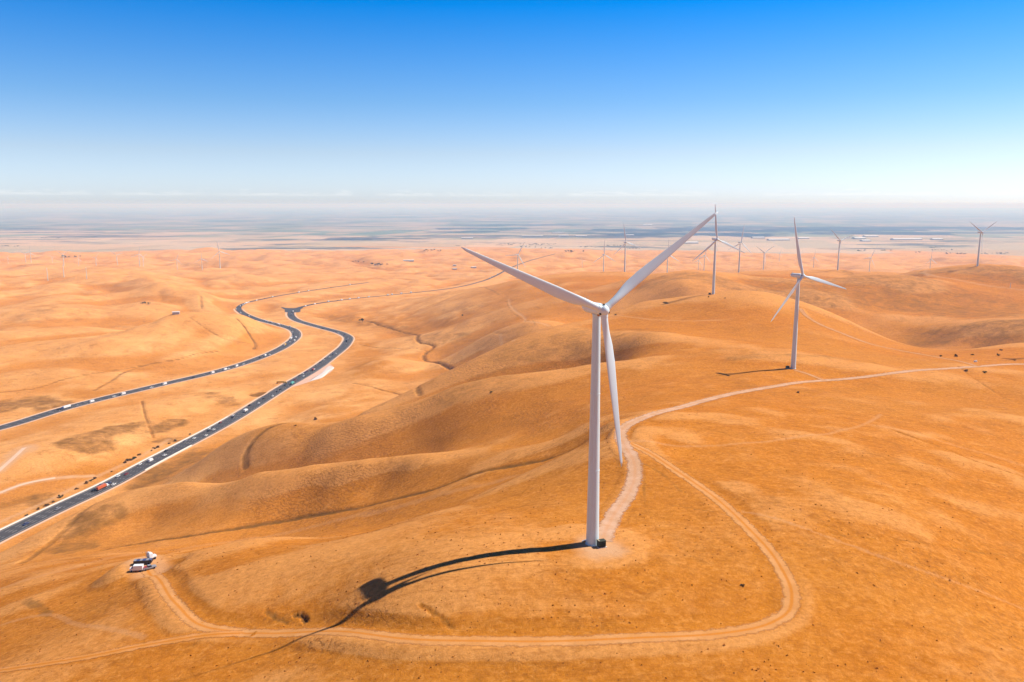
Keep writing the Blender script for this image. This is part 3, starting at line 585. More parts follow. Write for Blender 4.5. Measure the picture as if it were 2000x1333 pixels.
def turbine(x, y, z, az, th0, scale, label, detail=2, group=None, broken=False):
    t = empty('wind_turbine', (x, y, z), R(az)); t.scale = (scale,) * 3; tag(t, label, 'wind turbine', group)
    ob('tower', tw_me, t)
    n_ = ob('nacelle', nac_me, t, (0, 0, HUBH - .05), (0, -TILT, 0))
    if not broken:
        for k in range(3):
            bl = ob('blade', blade_me, t); bl.matrix_local = rotor_local(R(th0 + 120 * k))
            if detail > 1: ob('blade_collar', root_me, bl)
    h = ob('hub', hub_me, t); h.matrix_local = rotor_local(R(th0))
    if detail > 1:
        ob('weather_mast', mast_me, n_); ob('bearing_cover', stain_me, n_)
        for k in range(3):
            q = ob('hub_hatch', hatch_me, h); q.rotation_euler = (R(60 + 120 * k), 0, 0)
        ob('tower_door', door_me, t, rot=(0, 0, R(35)))
    return t
def transformer(x, y, z, rz, s, label):
    t = empty('transformer', (x, y, z), rz); t.scale = (s,) * 3; tag(t, label, 'transformer', 'transformers beside the towers')
    b = MB(); b.box((0, 0, 1.05), (2.3, 1.7, 1.9), .05); b.box((0, 0, 2.04), (2.45, 1.85, .1), .02); ob('cabinet', b.mesh('cabinet', [M_green]), t)
    b = MB()
    for k in range(6): b.box((-.85 + .34 * k, -1.05, 1.0), (.07, .4, 1.4))
    ob('cooling_fins', b.mesh('cooling_fins', [M_green]), t)
    b = MB(); b.box((0, 0, .05), (2.8, 2.4, .25), .02); ob('plinth', b.mesh('plinth', [M_conc]), t)
    b = MB(); b.box((-1.0, .1, 2.17), (.35, 1.5, .14), .02); ob('cable_duct', b.mesh('cable_duct', [M_beige]), t); return t
def cylpx(bx, by, hy):  # place a turbine base by sight; the tower's height follows from the sighted hub
    p = hit(bx, by); _, dh = ratio(bx, hy); return p, max(.25, (ZC - dh * p[1] - p[2]) / HUBH)
T1 = turbine(27.2, 253.5, 0.0, -68.5, 36.3, 1.0, 'largest foreground wind turbine, one blade hanging straight down, beside the gravel track')
transformer(29.9, 251.0, 0, R(20), 1.1, 'dark olive transformer box at the foot of the largest foreground turbine')
GRP = 'white wind turbines on the hills behind'
TB = [  # base px,py, hub py, az, theta, label
 (1549,720,538,-64,105,'second nearest white turbine, beside the gravel road right of the largest one'),
 (1393,575,468,-72,96,'white turbine on the round hilltop just right of the large turbine, blade nearly straight up'),
 (1909,520,454,-70,30,'white turbine on the dark hill at the far right, two blades raised in a V'),
 (1443,531,474,-62,80,'white turbine behind the hilltop one, standing just right of it'),
 (1636,528,470.5,-68,20,'white turbine beyond the second nearest one, between it and the right dark hill'),
 (1220,532,473.5,-68,100,'tallest far turbine seen between the two raised blades of the large turbine'),
 (1011,547,498,-66,60,'far turbine behind the left blade of the large turbine'),
 (1137,535.5,510,-66,0,'short far turbine with a slanting upper blade, seen between the raised blades'),
 (1178.5,535,497.8,-68,90,'slim far turbine immediately left of the tallest far one between the raised blades'),
 (1303,533,497.7,-66,90,'faint far turbine just right of the large right blade'),
 (1363.5,528,509.4,-60,70,'small far turbine left of the hilltop turbine tower, its hub lower than its neighbour'),
 (1375,528,499.7,-60,75,'small far turbine tucked tight against the left of the hilltop turbine tower'),
 (1490.5,532,493.7,-68,30,'small far turbine with two blades in a V, left of the second nearest turbine'),
 (1520.5,532,495.7,-60,65,'small far turbine nearest the left side of the second nearest turbine nacelle'),
 (1588.6,526,503.8,-62,85,'tiny faint turbine just right of the second nearest turbine'),
 (1698,527,504,-66,60,'small pale turbine in open grass halfway along the right side, blade leaning right'),
 (1816,527,506.8,-66,88,'small pale turbine at the left foot of the right dark hill'),
 (430,524.5,491.4,-60,100,'rightmost of the far turbines on the left hills'),
 (395,527,505.4,-62,90,'short far turbine just left of the rightmost one on the left hills'),
 (346.4,527,506.7,-62,70,'far turbine on the left hills alone on a pale slope above the farm pond'),
 (280,520.7,503,-62,40,'short far turbine directly right of the crossed blade turbine on the left hills'),
 (273,520.7,496.5,-62,80,'far turbine with long blades near the middle of the left hill row'),
 (229.6,518,499,-62,20,'far turbine alone on the left hills between the middle pair and the small ones'),
 (188,519.4,503,-62,50,'small far turbine right of the brush patch on the left hills'),
 (153.8,519.4,505.4,-62,75,'small far turbine right behind the Y shaped turbine at left'),
 (103,514,503,-62,10,'tiny far turbine left of the Y shaped turbine at left'),
 (61,513,495,-62,90,'far turbine in the left corner, right one of the close pair'),
 (50.5,513,496.5,-62,30,'far turbine in the left corner, left one of the close pair'),
 (16,515.6,504,-62,60,'tiny turbine at the extreme left edge of the photo'),
 (125,519.5,496.5,-64,30,'far left turbine with blades in a Y, just behind a bladeless white tower'),
 (125,541.6,518,-64,90,'white tower without blades, standing in line below the Y shaped turbine'),
 (93.6,548.8,524.5,-64,90,'short white tower without blades, left of the Y shaped turbine'),
 (169.6,545,523.3,-64,90,'short white tower without blades, right of the Y shaped turbine'),
]
YEXP = {1443: 2190, 1220: 2160, 1137: 4300, 1178.5: 3700, 1303: 3500, 1363.5: 3800, 1375: 4000, 1490.5: 3900, 1520.5: 4500, 1588.6: 4000, 1698: 3500, 1816: 3700, 1011: 3500}
for i, (bx, by, hy, az, t0, lab) in enumerate(TB):
    p, s = cylpx(bx, by, hy)
    if i == 0: s = 1.0
    if bx in YEXP:
        Ye = YEXP[bx]; a_, _ = ratio(bx, by); _, dh = ratio(bx, hy); zz = float(zat(np.array([a_ * Ye]), np.array([Ye]))[0]); p = np.array([a_ * Ye, Ye, zz]); s = (ZC - dh * Ye - zz) / HUBH
    t = turbine(p[0], p[1], p[2], az, t0, s, lab, 2 if i < 3 else 1, GRP, broken=('without blades' in lab))
    print('turb', i, bx, 'Y %.0f Z %.1f s %.2f' % (p[1], p[2], s))
    if i in (0, 1):
        q = hit(bx - (11 if i == 0 else 7), by + .5); transformer(q[0], q[1], q[2], R(15), 1.15, ['dark transformer box left of the second nearest turbine base', 'dark transformer box left of the hilltop turbine base'][i])
# the turbine past the right edge whose shadow falls into view
pe = hit(2068, 695); turbine(pe[0], pe[1], pe[2], -64, 100, 1.0, 'white turbine standing just past the right edge, only its shadow reaching the photo', 1, GRP)
# ---------------------------------------------------------------- vehicles
PAINT = {k: simple(k + '_car_paint', c, .35, .05, 1, .5) for k, c in dict(white=(.8, .8, .78), black=(.03, .03, .035), red=(.30, .04, .04), blue=(.05, .07, .18), grey=(.28, .28, .3), orange=(.62, .13, .04), yellow=(.72, .40, .03), teal=(.08, .42, .38)).items()}
M_glass = simple('dark_glass', (.02, .025, .03), .15, .1, 1, .6); M_tyre = simple('tyre_rubber', (.02, .02, .02), .9, .1)
def car_mesh(colr):
    b = MB(); b.box((0, 0, .62), (4.6, 1.85, .62), .14); b.box((-.2, 0, 1.18), (2.7, 1.66, .56), .06, (.72, .84), mi=1); b.box((-.2, 0, 1.475), (1.75, 1.3, .05), .02)
    for sx in (-1.4, 1.4):
        for sy in (-.86, .86): b.cyl((sx, sy - .1, .34), (sx, sy + .1, .34), .34, .34, 12, 2)
    return b.mesh('car', [PAINT[colr], M_glass, M_tyre])
def pickup_parts(root, colr):
    b = MB(); b.box((0, 0, .75), (5.4, 1.95, .6), .1); b.box((1.5, 0, 1.1), (1.6, 1.8, .25), .08, (.9, .92)); b.box((-1.7, -.93, 1.2), (2.0, .08, .4)); b.box((-1.7, .93, 1.2), (2.0, .08, .4)); ob('body', b.mesh('body', [PAINT[colr]]), root)
    b = MB(); b.box((0, 0, 1.45), (1.9, 1.7, .75), .08, (.75, .85), mi=1); b.box((0, 0, 1.84), (1.3, 1.4, .06), .02, mi=0); ob('cab', b.mesh('cab', [PAINT[colr], M_glass]), root)
    for sx in (-1.7, 1.7):
        for sy in (-.9, .9): b = MB(); b.cyl((sx, sy - .13, .4), (sx, sy + .13, .4), .4, .4, 14); ob('wheel', b.mesh('wheel', [M_tyre]), root)
def van_mesh():
    b = MB(); b.box((-.3, 0, 1.55), (5.2, 2.1, 2.3), .15); b.box((2.6, 0, .95), (1.2, 2.0, 1.1), .15); b.box((2.15, 0, 1.95), (.7, 1.85, .7), .08, (.6, .9), mi=1)
    for sx in (-1.8, 2.2):
        for sy in (-.95, .95): b.cyl((sx, sy - .12, .38), (sx, sy + .12, .38), .38, .38, 12, 2)
    return b.mesh('van', [PAINT['white'], M_glass, M_tyre])
VANM = van_mesh()
CARM = {k: car_mesh(k) for k in ('white', 'black', 'red', 'blue', 'grey')}
def semi(name, cabc, trc, label, L=12.5, box=True, group=None):
    t = empty(name); tag(t, label, 'truck', group)
    b = MB(); b.box((2.6, 0, 1.15), (2.6, 2.2, .9), .15); b.box((1.2, 0, 2.0), (2.0, 2.4, 2.4), .15); b.box((.6, 0, 3.3), (1.2, 2.2, .7), .15, (.5, .9)); b.box((2.23, 0, 2.35), (.1, 2.0, .8), mi=1); ob('cab', b.mesh('cab', [PAINT[cabc], M_glass]), t)
    b = MB()
    if box: b.box((-.4 - L / 2, 0, 2.65), (L, 2.6, 2.8), .06)
    else: b.box((-.4 - L / 2, 0, 1.3), (L, 2.5, .3), .03)
    ob('trailer', b.mesh('trailer', [PAINT[trc]]), t)
    for x in (2.6, -.6, -1.9, -L + 1.0, -L - .2 + .0):
        b = MB(); b.cyl((x, -1.2, .5), (x, -.75, .5), .5, .5, 14); b.cyl((x, 1.2, .5), (x, .75, .5), .5, .5, 14); ob('wheel_pair', b.mesh('wheel_pair', [M_tyre]), t)
    return t
def on_road(px, py, side, lane=None):
    P = HL if side == 'L' else HR
    # intersect the sight line with the road's level, keep it on the carriageway
    h = hit(px, py); d = np.hypot(P[:, 0] - h[0], P[:, 1] - h[1]); k = int(np.argmin(d)); k = min(max(k, 1), len(P) - 2)
    T = P[k + 1, :2] - P[k - 1, :2]; T = T / np.linalg.norm(T); N = np.array([T[1], -T[0]]); off = float(np.dot(h[:2] - P[k, :2], N)); al = float(np.dot(h[:2] - P[k, :2], T))
    off = min(max(off, -7.0), 6.8); lanes = [-6.6, -1.8, 1.8, 5.8] if lane is None else [lane]; off = min(lanes, key=lambda q: abs(q - off))
    q = P[k, :2] + T * al + N * off; z = float(zat(q[:1], q[1:2])[0]) + .31
    return (q[0], q[1], z), math.atan2(T[1], T[0])
CARS = [('L',115,801,'black'),('L',160,795,'grey'),('L',183,787,'white'),('L',225,776,'white'),('L',236,773,'black'),('L',252,773,'white'),('L',309,760,'white'),('L',336,754,'white'),('L',424,731,'white'),('L',446,724,'white'),('L',452,722,'white'),('L',463,717,'white'),('L',481,713,'white'),
 ('L',519,696,'white'),('L',530,694,'white'),('L',567,669,'white'),('L',569,649,'white'),('L',579,661,'white'),('L',530,631,'white'),('L',517,628,'white'),('L',521,629,'white'),('L',486,619,'white'),('L',468,613,'white'),('L',462,605,'white'),('L',474,597,'white'),('L',477,595,'white'),('L',470,599,'white'),('L',483,593,'white'),('L',488,592,'white'),('L',494,590,'grey'),('L',500,588,'white'),('L',517,584,'black'),('L',533,581,'white'),('L',584,572,'white'),('L',603,569,'white'),('L',620,567,'black'),('L',650,563,'black'),('L',683,557,'white'),('L',565,640,'white'),('L',578,667,'white'),('L',575,654,'black'),('L',508,700,'black'),('L',390,741,'black'),
 ('R',52,1026,'blue'),('R',110,996,'grey'),('R',186,960,'black'),('R',199,949,'grey'),('R',213,946,'blue'),('R',233,949,'white'),('R',249,928,'red'),('R',232,932,'white'),('R',274,909,'white'),('R',293,902,'white'),('R',322,891,'white'),('R',325,882,'black'),('R',380,858,'white'),('R',362,863,'grey'),('R',400,852,'white'),('R',407,839,'white'),('R',418,841,'white'),('R',406,843,'black'),('R',429,827,'red'),('R',456,813,'white'),('R',455,817,'black'),('R',488,793,'black'),('R',505,789,'white'),('R',516,780,'black'),('R',533,775,'white'),('R',541,766,'black'),('R',546,762,'black'),('R',557,754,'black'),('R',575,743,'red'),('R',584,735,'black'),('R',592,736,'white'),('R',594,730,'blue'),('R',598,728,'blue'),('R',602,726,'red'),('R',587,731,'white'),('R',616,715,'grey'),('R',623,709,'black'),('R',630,704,'white'),('R',635,702,'black'),('R',644,699,'white'),('R',649,694,'black'),('R',656,692,'white'),('R',652,690,'grey'),
 ('R',681,662,'white'),('R',675,674,'grey'),('R',672,655,'blue'),('R',657,652,'white'),('R',652,650,'blue'),('R',638,646,'black'),('R',630,643,'black'),('R',596,599,'white'),('R',593,600,'grey'),('R',615,595,'white'),('R',612,596,'black'),('R',642,590,'white'),('R',660,588,'black'),('R',668,587,'white'),('R',683,585,'white'),('R',700,583,'white'),('R',720,581,'white'),('R',758,577,'white'),('R',765,576,'white'),('R',782,574,'white'),('R',800,572,'white'),('R',957,544,'white'),('R',962,541,'white'),('R',966,540,'grey'),('R',972,536,'white'),('R',978,534,'black'),('R',984,529,'white')]
SEG_L = [(700, 'on the near straight of the left highway'), (700, ''), ]
def seg(side, px, py):
    if side == 'L': return ('on the left highway straight below its bends' if py > 700 else 'in the lower bend of the left highway' if py > 625 else 'in the upper bend of the left highway' if px < 510 else 'on the far stretch of the left highway')
    return ('at the bottom left of the right highway' if py > 900 else 'on the middle straight of the right highway' if py > 790 else 'beside the pink gravel lot on the right highway' if py > 710 else 'in the sharp bend of the right highway' if py > 640 else 'on the far stretch of the right highway' if px < 900 else 'on the distant highway seen under the big left blade')
def kindof(px, py, c): return 'van' if c == 'white' and (py < 645 or (px + py) % 5 == 0) else 'car'
key_count = {}
for s_, px, py, c in CARS: key_count.setdefault((c, kindof(px, py, c), seg(s_, px, py)), []).append((px, py))
for (s_, px, py, c) in CARS:
    loc, rz = on_road(px, py, s_); isv = c == 'white' and (py < 645 or (px + py) % 5 == 0); o = ob('van' if isv else 'car', VANM if isv else CARM[c], None, loc, (0, 0, rz + (math.pi if s_ == 'L' else 0))); o.scale = (1.25,) * 3; kd = kindof(px, py, c); w = seg(s_, px, py); kk = key_count[(c, kd, w)]
    if len(kk) == 1: lab = 'only %s %s %s' % (c, kd, w)
    else:
        order = sorted(kk); i = order.index((px, py)); m = len(order)
        if i == 0: lab = 'leftmost %s %s %s' % (c, kd, w)
        elif i == m - 1: lab = 'rightmost %s %s %s' % (c, kd, w)
        else: lab = '%s %s %s from left %s' % (['', 'second', 'third', 'fourth', 'fifth', 'sixth', 'seventh', 'eighth', 'ninth', 'tenth', 'eleventh', 'twelfth', 'thirteenth', 'fourteenth', 'fifteenth'][i], c, kd, w)
    tag(o, lab, kd, 'cars driving on the highway' if kd == 'car' else 'vans driving on the highway')
def place_truck(t, px, py, side, flip=False, s=1.0, lane=None):
    loc, rz = on_road(px, py, side, lane); t.location = loc; t.rotation_euler = (0, 0, rz + (math.pi if flip else 0)); t.scale = (s,) * 3
TG = 'trucks on the highway'
place_truck(semi('semi_truck', 'white', 'orange', 'red orange box semi truck with white cab at the bottom left of the right highway', group=TG), 208, 952, 'R')
place_truck(semi('semi_truck', 'blue', 'white', 'white trailer semi truck with dark blue cab on the left highway straight', group=TG), 122, 800, 'L', True)
place_truck(semi('box_truck', 'white', 'white', 'white box truck on the middle straight of the right highway', 7, group=TG), 481, 804, 'R')
place_truck(semi('semi_truck', 'teal', 'teal', 'turquoise truck beside the gravel lot on the right highway', 9, group=TG), 571, 750, 'R')
place_truck(semi('box_truck', 'white', 'red', 'white and dark red truck near the top of the gravel lot', 7, group=TG), 611, 724, 'R')
place_truck(semi('semi_truck', 'white', 'white', 'long white truck in the lower bend of the left highway', 14, group=TG), 566, 664, 'L', True)
place_truck(semi('dump_truck', 'white', 'yellow', 'yellow and white truck at the inner edge of the lower bend of the left highway', 8, group=TG), 557, 676, 'L', True)
place_truck(semi('semi_truck', 'white', 'white', 'white truck on the short straight between the two bends of the left highway', 12, group=TG), 547, 636, 'L', True)
place_truck(semi('semi_truck', 'blue', 'black', 'dark truck in the sharp bend of the right highway', 12, group=TG), 679, 667, 'R')
place_truck(semi('semi_truck', 'white', 'white', 'white truck at the dark road junction, farther of two', 12, group=TG), 573, 610, 'R')
place_truck(semi('box_truck', 'white', 'grey', 'grey truck at the dark road junction, nearer of two', 9, group=TG), 570, 616, 'R')
place_truck(semi('semi_truck', 'white', 'white', 'white truck in the upper bend of the left highway', 14, group=TG), 480, 594, 'L', True)
yt = semi('flatbed_truck', 'yellow', 'yellow', 'bright yellow long truck pulled over left of the right highway by the gravel lot', 12.5, group=TG)
q = hit(556, 749); yt.location = q; yt.rotation_euler = (0, 0, R(10)); 
# parked work vehicles on the near spur
def local_frame(px, py): q = hit(px, py); return q
def slope_align(o, q, rz, L=4):
    c, s_ = math.cos(rz), math.sin(rz); z1 = float(zat(np.array([q[0] + c * L]), np.array([q[1] + s_ * L]))[0]); z2 = float(zat(np.array([q[0] - c * L]), np.array([q[1] - s_ * L]))[0])
    o.location = (q[0], q[1], (z1 + z2) / 2 + .03); o.rotation_euler = (0, -math.atan2(z1 - z2, 2 * L), rz)
trl = empty('flatbed_trailer'); tag(trl, 'flatbed trailer carrying a row of dark blue panels, beside the white tractor unit', 'trailer')
b = MB(); b.box((0, 0, 1.0), (7.6, 2.4, .25), .03); b.box((0, 0, 1.5), (7.4, 2.2, .8), .05); ob('flatbed', b.mesh('flatbed', [PAINT['black']]), trl)
for k in range(6):
    b = MB(); b.box((-3.1 + 1.24 * k, 0, 1.98), (1.05, 2.1, .1), .02); ob('panel', b.mesh('panel', [PAINT['blue'] if k % 2 else PAINT['grey']]), trl)
for x in (-2.6, -1.4, 2.4):
    b = MB(); b.cyl((x, -1.2, .48), (x, -.8, .48), .48, .48, 14); b.cyl((x, 1.2, .48), (x, .8, .48), .48, .48, 14); ob('wheel_pair', b.mesh('wheel_pair', [M_tyre]), trl)
slope_align(trl, hit(280, 1102), R(9), 3)
big = empty('tractor_unit'); tag(big, 'white tractor truck parked highest among the work vehicles on the track spur', 'truck')
b = MB(); b.box((1.6, 0, 1.25), (2.2, 2.1, .9), .2); b.box((.1, 0, 2.0), (1.7, 2.4, 2.4), .18); b.box((-.2, 0, 3.35), (1.1, 2.1, .5), .12, (.6, .9)); b.box((.97, 0, 2.4), (.08, 1.9, .8), mi=1); b.box((-2.2, 0, .95), (3.2, 1.0, .3), .03, mi=2); ob('cab', b.mesh('cab', [PAINT['white'], M_glass, PAINT['black']]), big)
for sy in (-1.15, 1.15): b = MB(); b.cyl((-.95, sy, 1.2), (-.95, sy, 4.0), .1, .1, 10); ob('exhaust_stack', b.mesh('exhaust_stack', [M_steel]), big)
for x in (1.7, -1.6, -2.8):
    b = MB(); b.cyl((x, -1.2, .5), (x, -.7, .5), .5, .5, 14); b.cyl((x, 1.2, .5), (x, .7, .5), .5, .5, 14); ob('wheel_pair', b.mesh('wheel_pair', [M_tyre]), big)
slope_align(big, hit(293, 1094), R(52), 2.5)
van = empty('box_van'); tag(van, 'white box van at the lower left of the parked work vehicles', 'van')
b = MB(); b.box((-.6, 0, 1.75), (3.8, 2.1, 2.0), .06); b.box((-.6, -1.055, 1.2), (3.7, .02, .25), mi=1); ob('cargo_box', b.mesh('cargo_box', [PAINT['white'], PAINT['grey']]), van)
b = MB(); b.box((-2.0 + 4.0, 0, 1.1), (1.5, 1.9, 1.2), .12); b.box((1.75, 0, 1.8), (.9, 1.75, .5), .06, (.6, .9), mi=1); ob('cab', b.mesh('cab', [PAINT['white'], M_glass]), van)
for sx in (-1.5, 1.9):
    for sy in (-.92, .92): b = MB(); b.cyl((sx, sy - .14, .42), (sx, sy + .14, .42), .42, .42, 14); ob('wheel', b.mesh('wheel', [M_tyre]), van)
slope_align(van, hit(268, 1116), R(186), 2.5)
pk = empty('pickup_truck'); tag(pk, 'grey pickup with a dark red load parked right of the box van', 'pickup truck'); pickup_parts(pk, 'grey')
b = MB(); b.box((-1.7, 0, 1.25), (1.7, 1.6, .5), .05); ob('load', b.mesh('load', [PAINT['red']]), pk)
slope_align(pk, hit(292, 1112), R(38), 2.5)
# ---------------------------------------------------------------- trees, bushes
def leaf_mat(name, a, b_):
    m, T = newmat(name); pos = T.n('ShaderNodeNewGeometry').outputs['Position']; finish(T, T.mix(T.rng(T.noise(pos, .9, 4), .35, .65), a, b_), .8, spec=.1); return m
M_leaf = leaf_mat('dark_leaves', (.035, .055, .018), (.10, .10, .03)); M_dry = leaf_mat('dry_brush', (.12, .07, .02), (.28, .15, .05)); M_bark = simple('bark', (.12, .08, .05), .9)
def crown_mesh(name, rx, rz, z0, nleaf, size, mat, seed, clumps=9):
    g_ = np.random.default_rng(seed); C_ = [(g_.normal(0, .42, 3) * [rx, rx, rz * .8]) for _ in range(clumps)]; V = []; Fs = []
    for k in range(nleaf):
        c = C_[g_.integers(clumps)]; d = g_.normal(size=3); d /= np.linalg.norm(d); p = c + d * g_.uniform(.55, 1) * np.array([rx, rx, rz]) * .5; p[2] = max(p[2], -rz * .85)
        u = g_.normal(size=3); u /= np.linalg.norm(u); w = np.cross(u, g_.normal(size=3)); w /= np.linalg.norm(w); s_ = size * g_.uniform(.5, 1.2)
        i = len(V); 
        for a, b2 in ((-1, -.6), (1, -.6), (.8, .6), (-.7, .7)): V.append(tuple(p + [0, 0, z0] + u * a * s_ + w * b2 * s_))
        Fs.append((i, i+1, i+2, i+3))
    return npmesh(name, V, Fs, [mat])
cr_me = [crown_mesh('crown', 3.6, 2.6, 4.4, 700, .42, M_leaf, s) for s in (1, 2)]; bu_me = [crown_mesh('foliage', 1.2, .75, .6, 260, .2, M_dry, s, 6) for s in (5, 6)]
bg_me = crown_mesh('foliage', 1.3, .8, .7, 260, .2, M_leaf, 9, 6)
b = MB(); b.cyl((0, 0, -.5), (.15, .05, 2.6), .34, .22, 10)
for a in range(4): b.cyl((.15, .05, 2.3), (1.5 * math.cos(a * 1.6), 1.5 * math.sin(a * 1.6), 4.4), .17, .06, 7)
trunk_me = b.mesh('trunk', [M_bark]); b = MB()
for a in range(3): b.cyl((0, 0, -.2), (.5 * math.cos(a * 2.1), .5 * math.sin(a * 2.1), .7), .05, .02, 6)
stem_me = b.mesh('stem', [M_bark])
def treeobj(px, py, s, lab, group=None, v=0):
    q = hit(px, py); t = empty('tree', q, v * 1.3); t.scale = (s,) * 3; tag(t, lab, 'tree', group); ob('trunk', trunk_me, t); ob('crown', cr_me[v % 2], t); return t
def bush(px, py, s, lab, group, v=0, green=False):
    q = hit(px, py); t = empty('shrub', q, v * 1.1); t.scale = (s, s, s * .9); tag(t, lab, 'shrub', group); ob('stem', stem_me, t); ob('foliage', bg_me if green else bu_me[v % 2], t)
treeobj(708, 630, 1.5, 'lone dark round tree at the head of the creek in the orange valley')
for i, (x, y) in enumerate([(279,594),(284,593),(290,594)]): treeobj(x, y + 1, .9, ['left', 'middle', 'right'][i] + ' one of three dark trees by the small pond on the left hills', 'pond trees', i)
RS = [(52,1011),(75,999),(92,991),(105,984),(117,975),(121,972),(150,959),(170,948),(178,943),(186,938),(218,925),(254,903),(262,900),(266,898),(272,892),(296,884),(302,880),(307,878),(331,870),(344,865),(371,852)]
for i, (x, y) in enumerate(RS): bush(x, y - 3, 1.1 + (i * 7 % 5) * .22, 'dark shrub along the barrier of the right highway, %s in the row from the left' % ['first','second','third','fourth','fifth','sixth','seventh','eighth','ninth','tenth','eleventh','twelfth','thirteenth','fourteenth','fifteenth','sixteenth','seventeenth','eighteenth','nineteenth','twentieth','last'][i], 'shrubs along the highway', i, i % 4 == 0)
for i, (x, y, s, lab) in enumerate([(1838,697,1.6,'low dark shrub left of the other shrubs near the right road fork'),(1869,697,2.4,'largest dark shrub left of the right road fork'),(1899,694,1.7,'small brown shrub with a long shadow above the right road fork'),(1949,695,1.8,'dark shrub just above the off frame turbine shadow tip'),(1955,685,1.8,'highest dark shrub on the pale slope at the right edge'),(1886,726,1.9,'dark shrub just below the gravel road left of the fork'),(1924,729,1.8,'dark shrub just below the gravel road right of the fork'),(1385,581,1.5,'dark shrub on the hilltop left of the turbine base'),(1416,583,1.2,'tiny dark shrub on the hilltop right of the turbine base'),
   (903,617,2.6,'lone shrub on the bare slope above the creek'),(1450,1145,.7,'small dark shrub inside the loop of the dirt track'),(1558,768,1.2,'small shrub below the gravel road under the second turbine'),(960,767,1.2,'small dark shrub on the shaded spur left of the big tower'),(618,820,3.0,'dark shrub at the foot of the spur beside the dry gully'),(577,832,1.2,'small dark shrub on the crest of the spur nearest the highway'),(1202,616,1.5,'small dark shrub below the track behind the large turbine hub'),(250,900,2.8,'green shrub patch in the golden hollow beside the highway'),(243,905,2.2,'second green shrub in the golden hollow beside the highway')]):
    bush(x, y, s * .8, lab, None, i, i % 3 == 0)
b = MB(); b.box((0, 0, .5), (1.6, .9, .7), .08, (.8, .9)); b.cyl((.2, 0, .3), (.2, 0, 1.1), .3, .25, 10); tr_me = b.mesh('water_trough', [PAINT['white']]); o = ob('water_trough', tr_me, None, tuple(hit(1905, 708)), (0, 0, .3)); o.scale = (2, 2, 2); tag(o, 'small white water trough beside the right road fork', 'trough')
b = MB(); b.cyl((0, 0, -.3), (0, 0, 9), .8, .5, 12); b.ball((0, 0, 9), .8); o = ob('marker_post', b.mesh('marker_post', [PAINT['white']], 40), None, tuple(hit(1973, 562))); tag(o, 'tiny white post beside the track on the far right dark hill', 'post')
# farm sheds and tanks
M_roof = simple('white_roof', (.66, .62, .58), .6, .08, .05); M_wall = simple('pale_wall', (.5, .46, .42), .8, .1, .05)
def shed(px, py, L, Wd, H, rz, lab, group=None, name='barn'):
    q = hit(px, py); t = empty(name, q, rz); tag(t, lab, 'building', group)
    b = MB(); b.box((0, 0, H / 2 - .5), (L, Wd, H + 1)); ob('wall', b.mesh('wall', [M_wall]), t)
    bm = bmesh.new(); e = .6; h = Wd * .12
    vs = [bm.verts.new(v) for v in [(-L/2-e, -Wd/2-e, H), (L/2+e, -Wd/2-e, H), (L/2+e, 0, H+h), (-L/2-e, 0, H+h), (-L/2-e, Wd/2+e, H), (L/2+e, Wd/2+e, H)]]
    for f in ((0, 1, 2, 3), (3, 2, 5, 4), (0, 3, 4), (1, 5, 2), (0, 4, 5, 1)): bm.faces.new([vs[k] for k in f])
    me = bpy.data.meshes.new('roof'); bm.to_mesh(me); bm.free(); me.materials.append(M_roof); ob('roof', me, t); return t
shed(344, 614, 14, 9, 5, .3, 'small white farm building on the left hills near the pond'); shed(798, 511, 60, 22, 7, .1, 'long white farm building in the pale hills left of the big blade tip'); shed(925, 524, 26, 16, 6, .4, 'left one of two little white sheds near the far highway', 'far sheds'); shed(888, 527, 22, 14, 6, .2, 'right one of two little white sheds near the far highway', 'far sheds'); shed(888, 520, 18, 12, 6, .1, 'small dark roofed shed above the two little white sheds')
WH = [(1345,476,210,130,'widest white warehouse left of the hilltop turbine tower'),(1480,466,170,120,'long white warehouse between the hilltop turbine and its right neighbour'),(1520,470,280,120,'long white warehouse just left of the second nearest turbine blade'),(1568,467,150,120,'short white warehouse touching the second nearest turbine upper blade'),(1677,467,150,150,'white warehouse block right of the twin bladed far turbine'),(1690,472,110,120,'lower white warehouse block right of the twin bladed far turbine'),(1770,469,400,130,'longest white warehouse strip toward the right'),(1829,469,140,110,'white warehouse at the right end of the long strip'),(1700,463,200,120,'small white warehouse behind the warehouse block'),
      (915,467,120,80,'small white building on the plain behind the left blade tip'),(908,467,90,70,'smaller white building left of the one behind the blade tip'),(1040,463,300,60,'thin white building on the plain right of the left blade tip'),(1090,456,200,80,'white building in the middle plain above the dark field'),(1100,462,150,80,'white building just below the one above the dark field'),(1135,463,160,70,'white building in the middle plain right of the dark field'),(1265,441,200,120,'bright white building beyond the blue trees left of the large right blade'),(1230,461,120,80,'tiny white building at the edge of the dark trees')]
for (x, y, L, Wd, lab) in WH: shed(x, y, L * .9, Wd * .6, 12, R(8), lab, 'warehouses on the plain', 'warehouse')
GV = [(1050,480,12),(1065,478,14),(1032,484,8),(1000,478,12),(985,480,8),(1120,493,10),(1072,486,6),(1200,481,7),(1240,487,7),(1690,491,8),(1730,491,6),(1800,494,5),(1840,490,10),(1870,497,14),(1940,497,12),(1960,496,8),(740,519,9),(700,513,4),(845,491,8),(900,482,4),(700,466,10),(140,503,9),(20,482,8),(100,466,10),(170,464,10),(1150,484,8),(1820,485,8)]
gi = 0
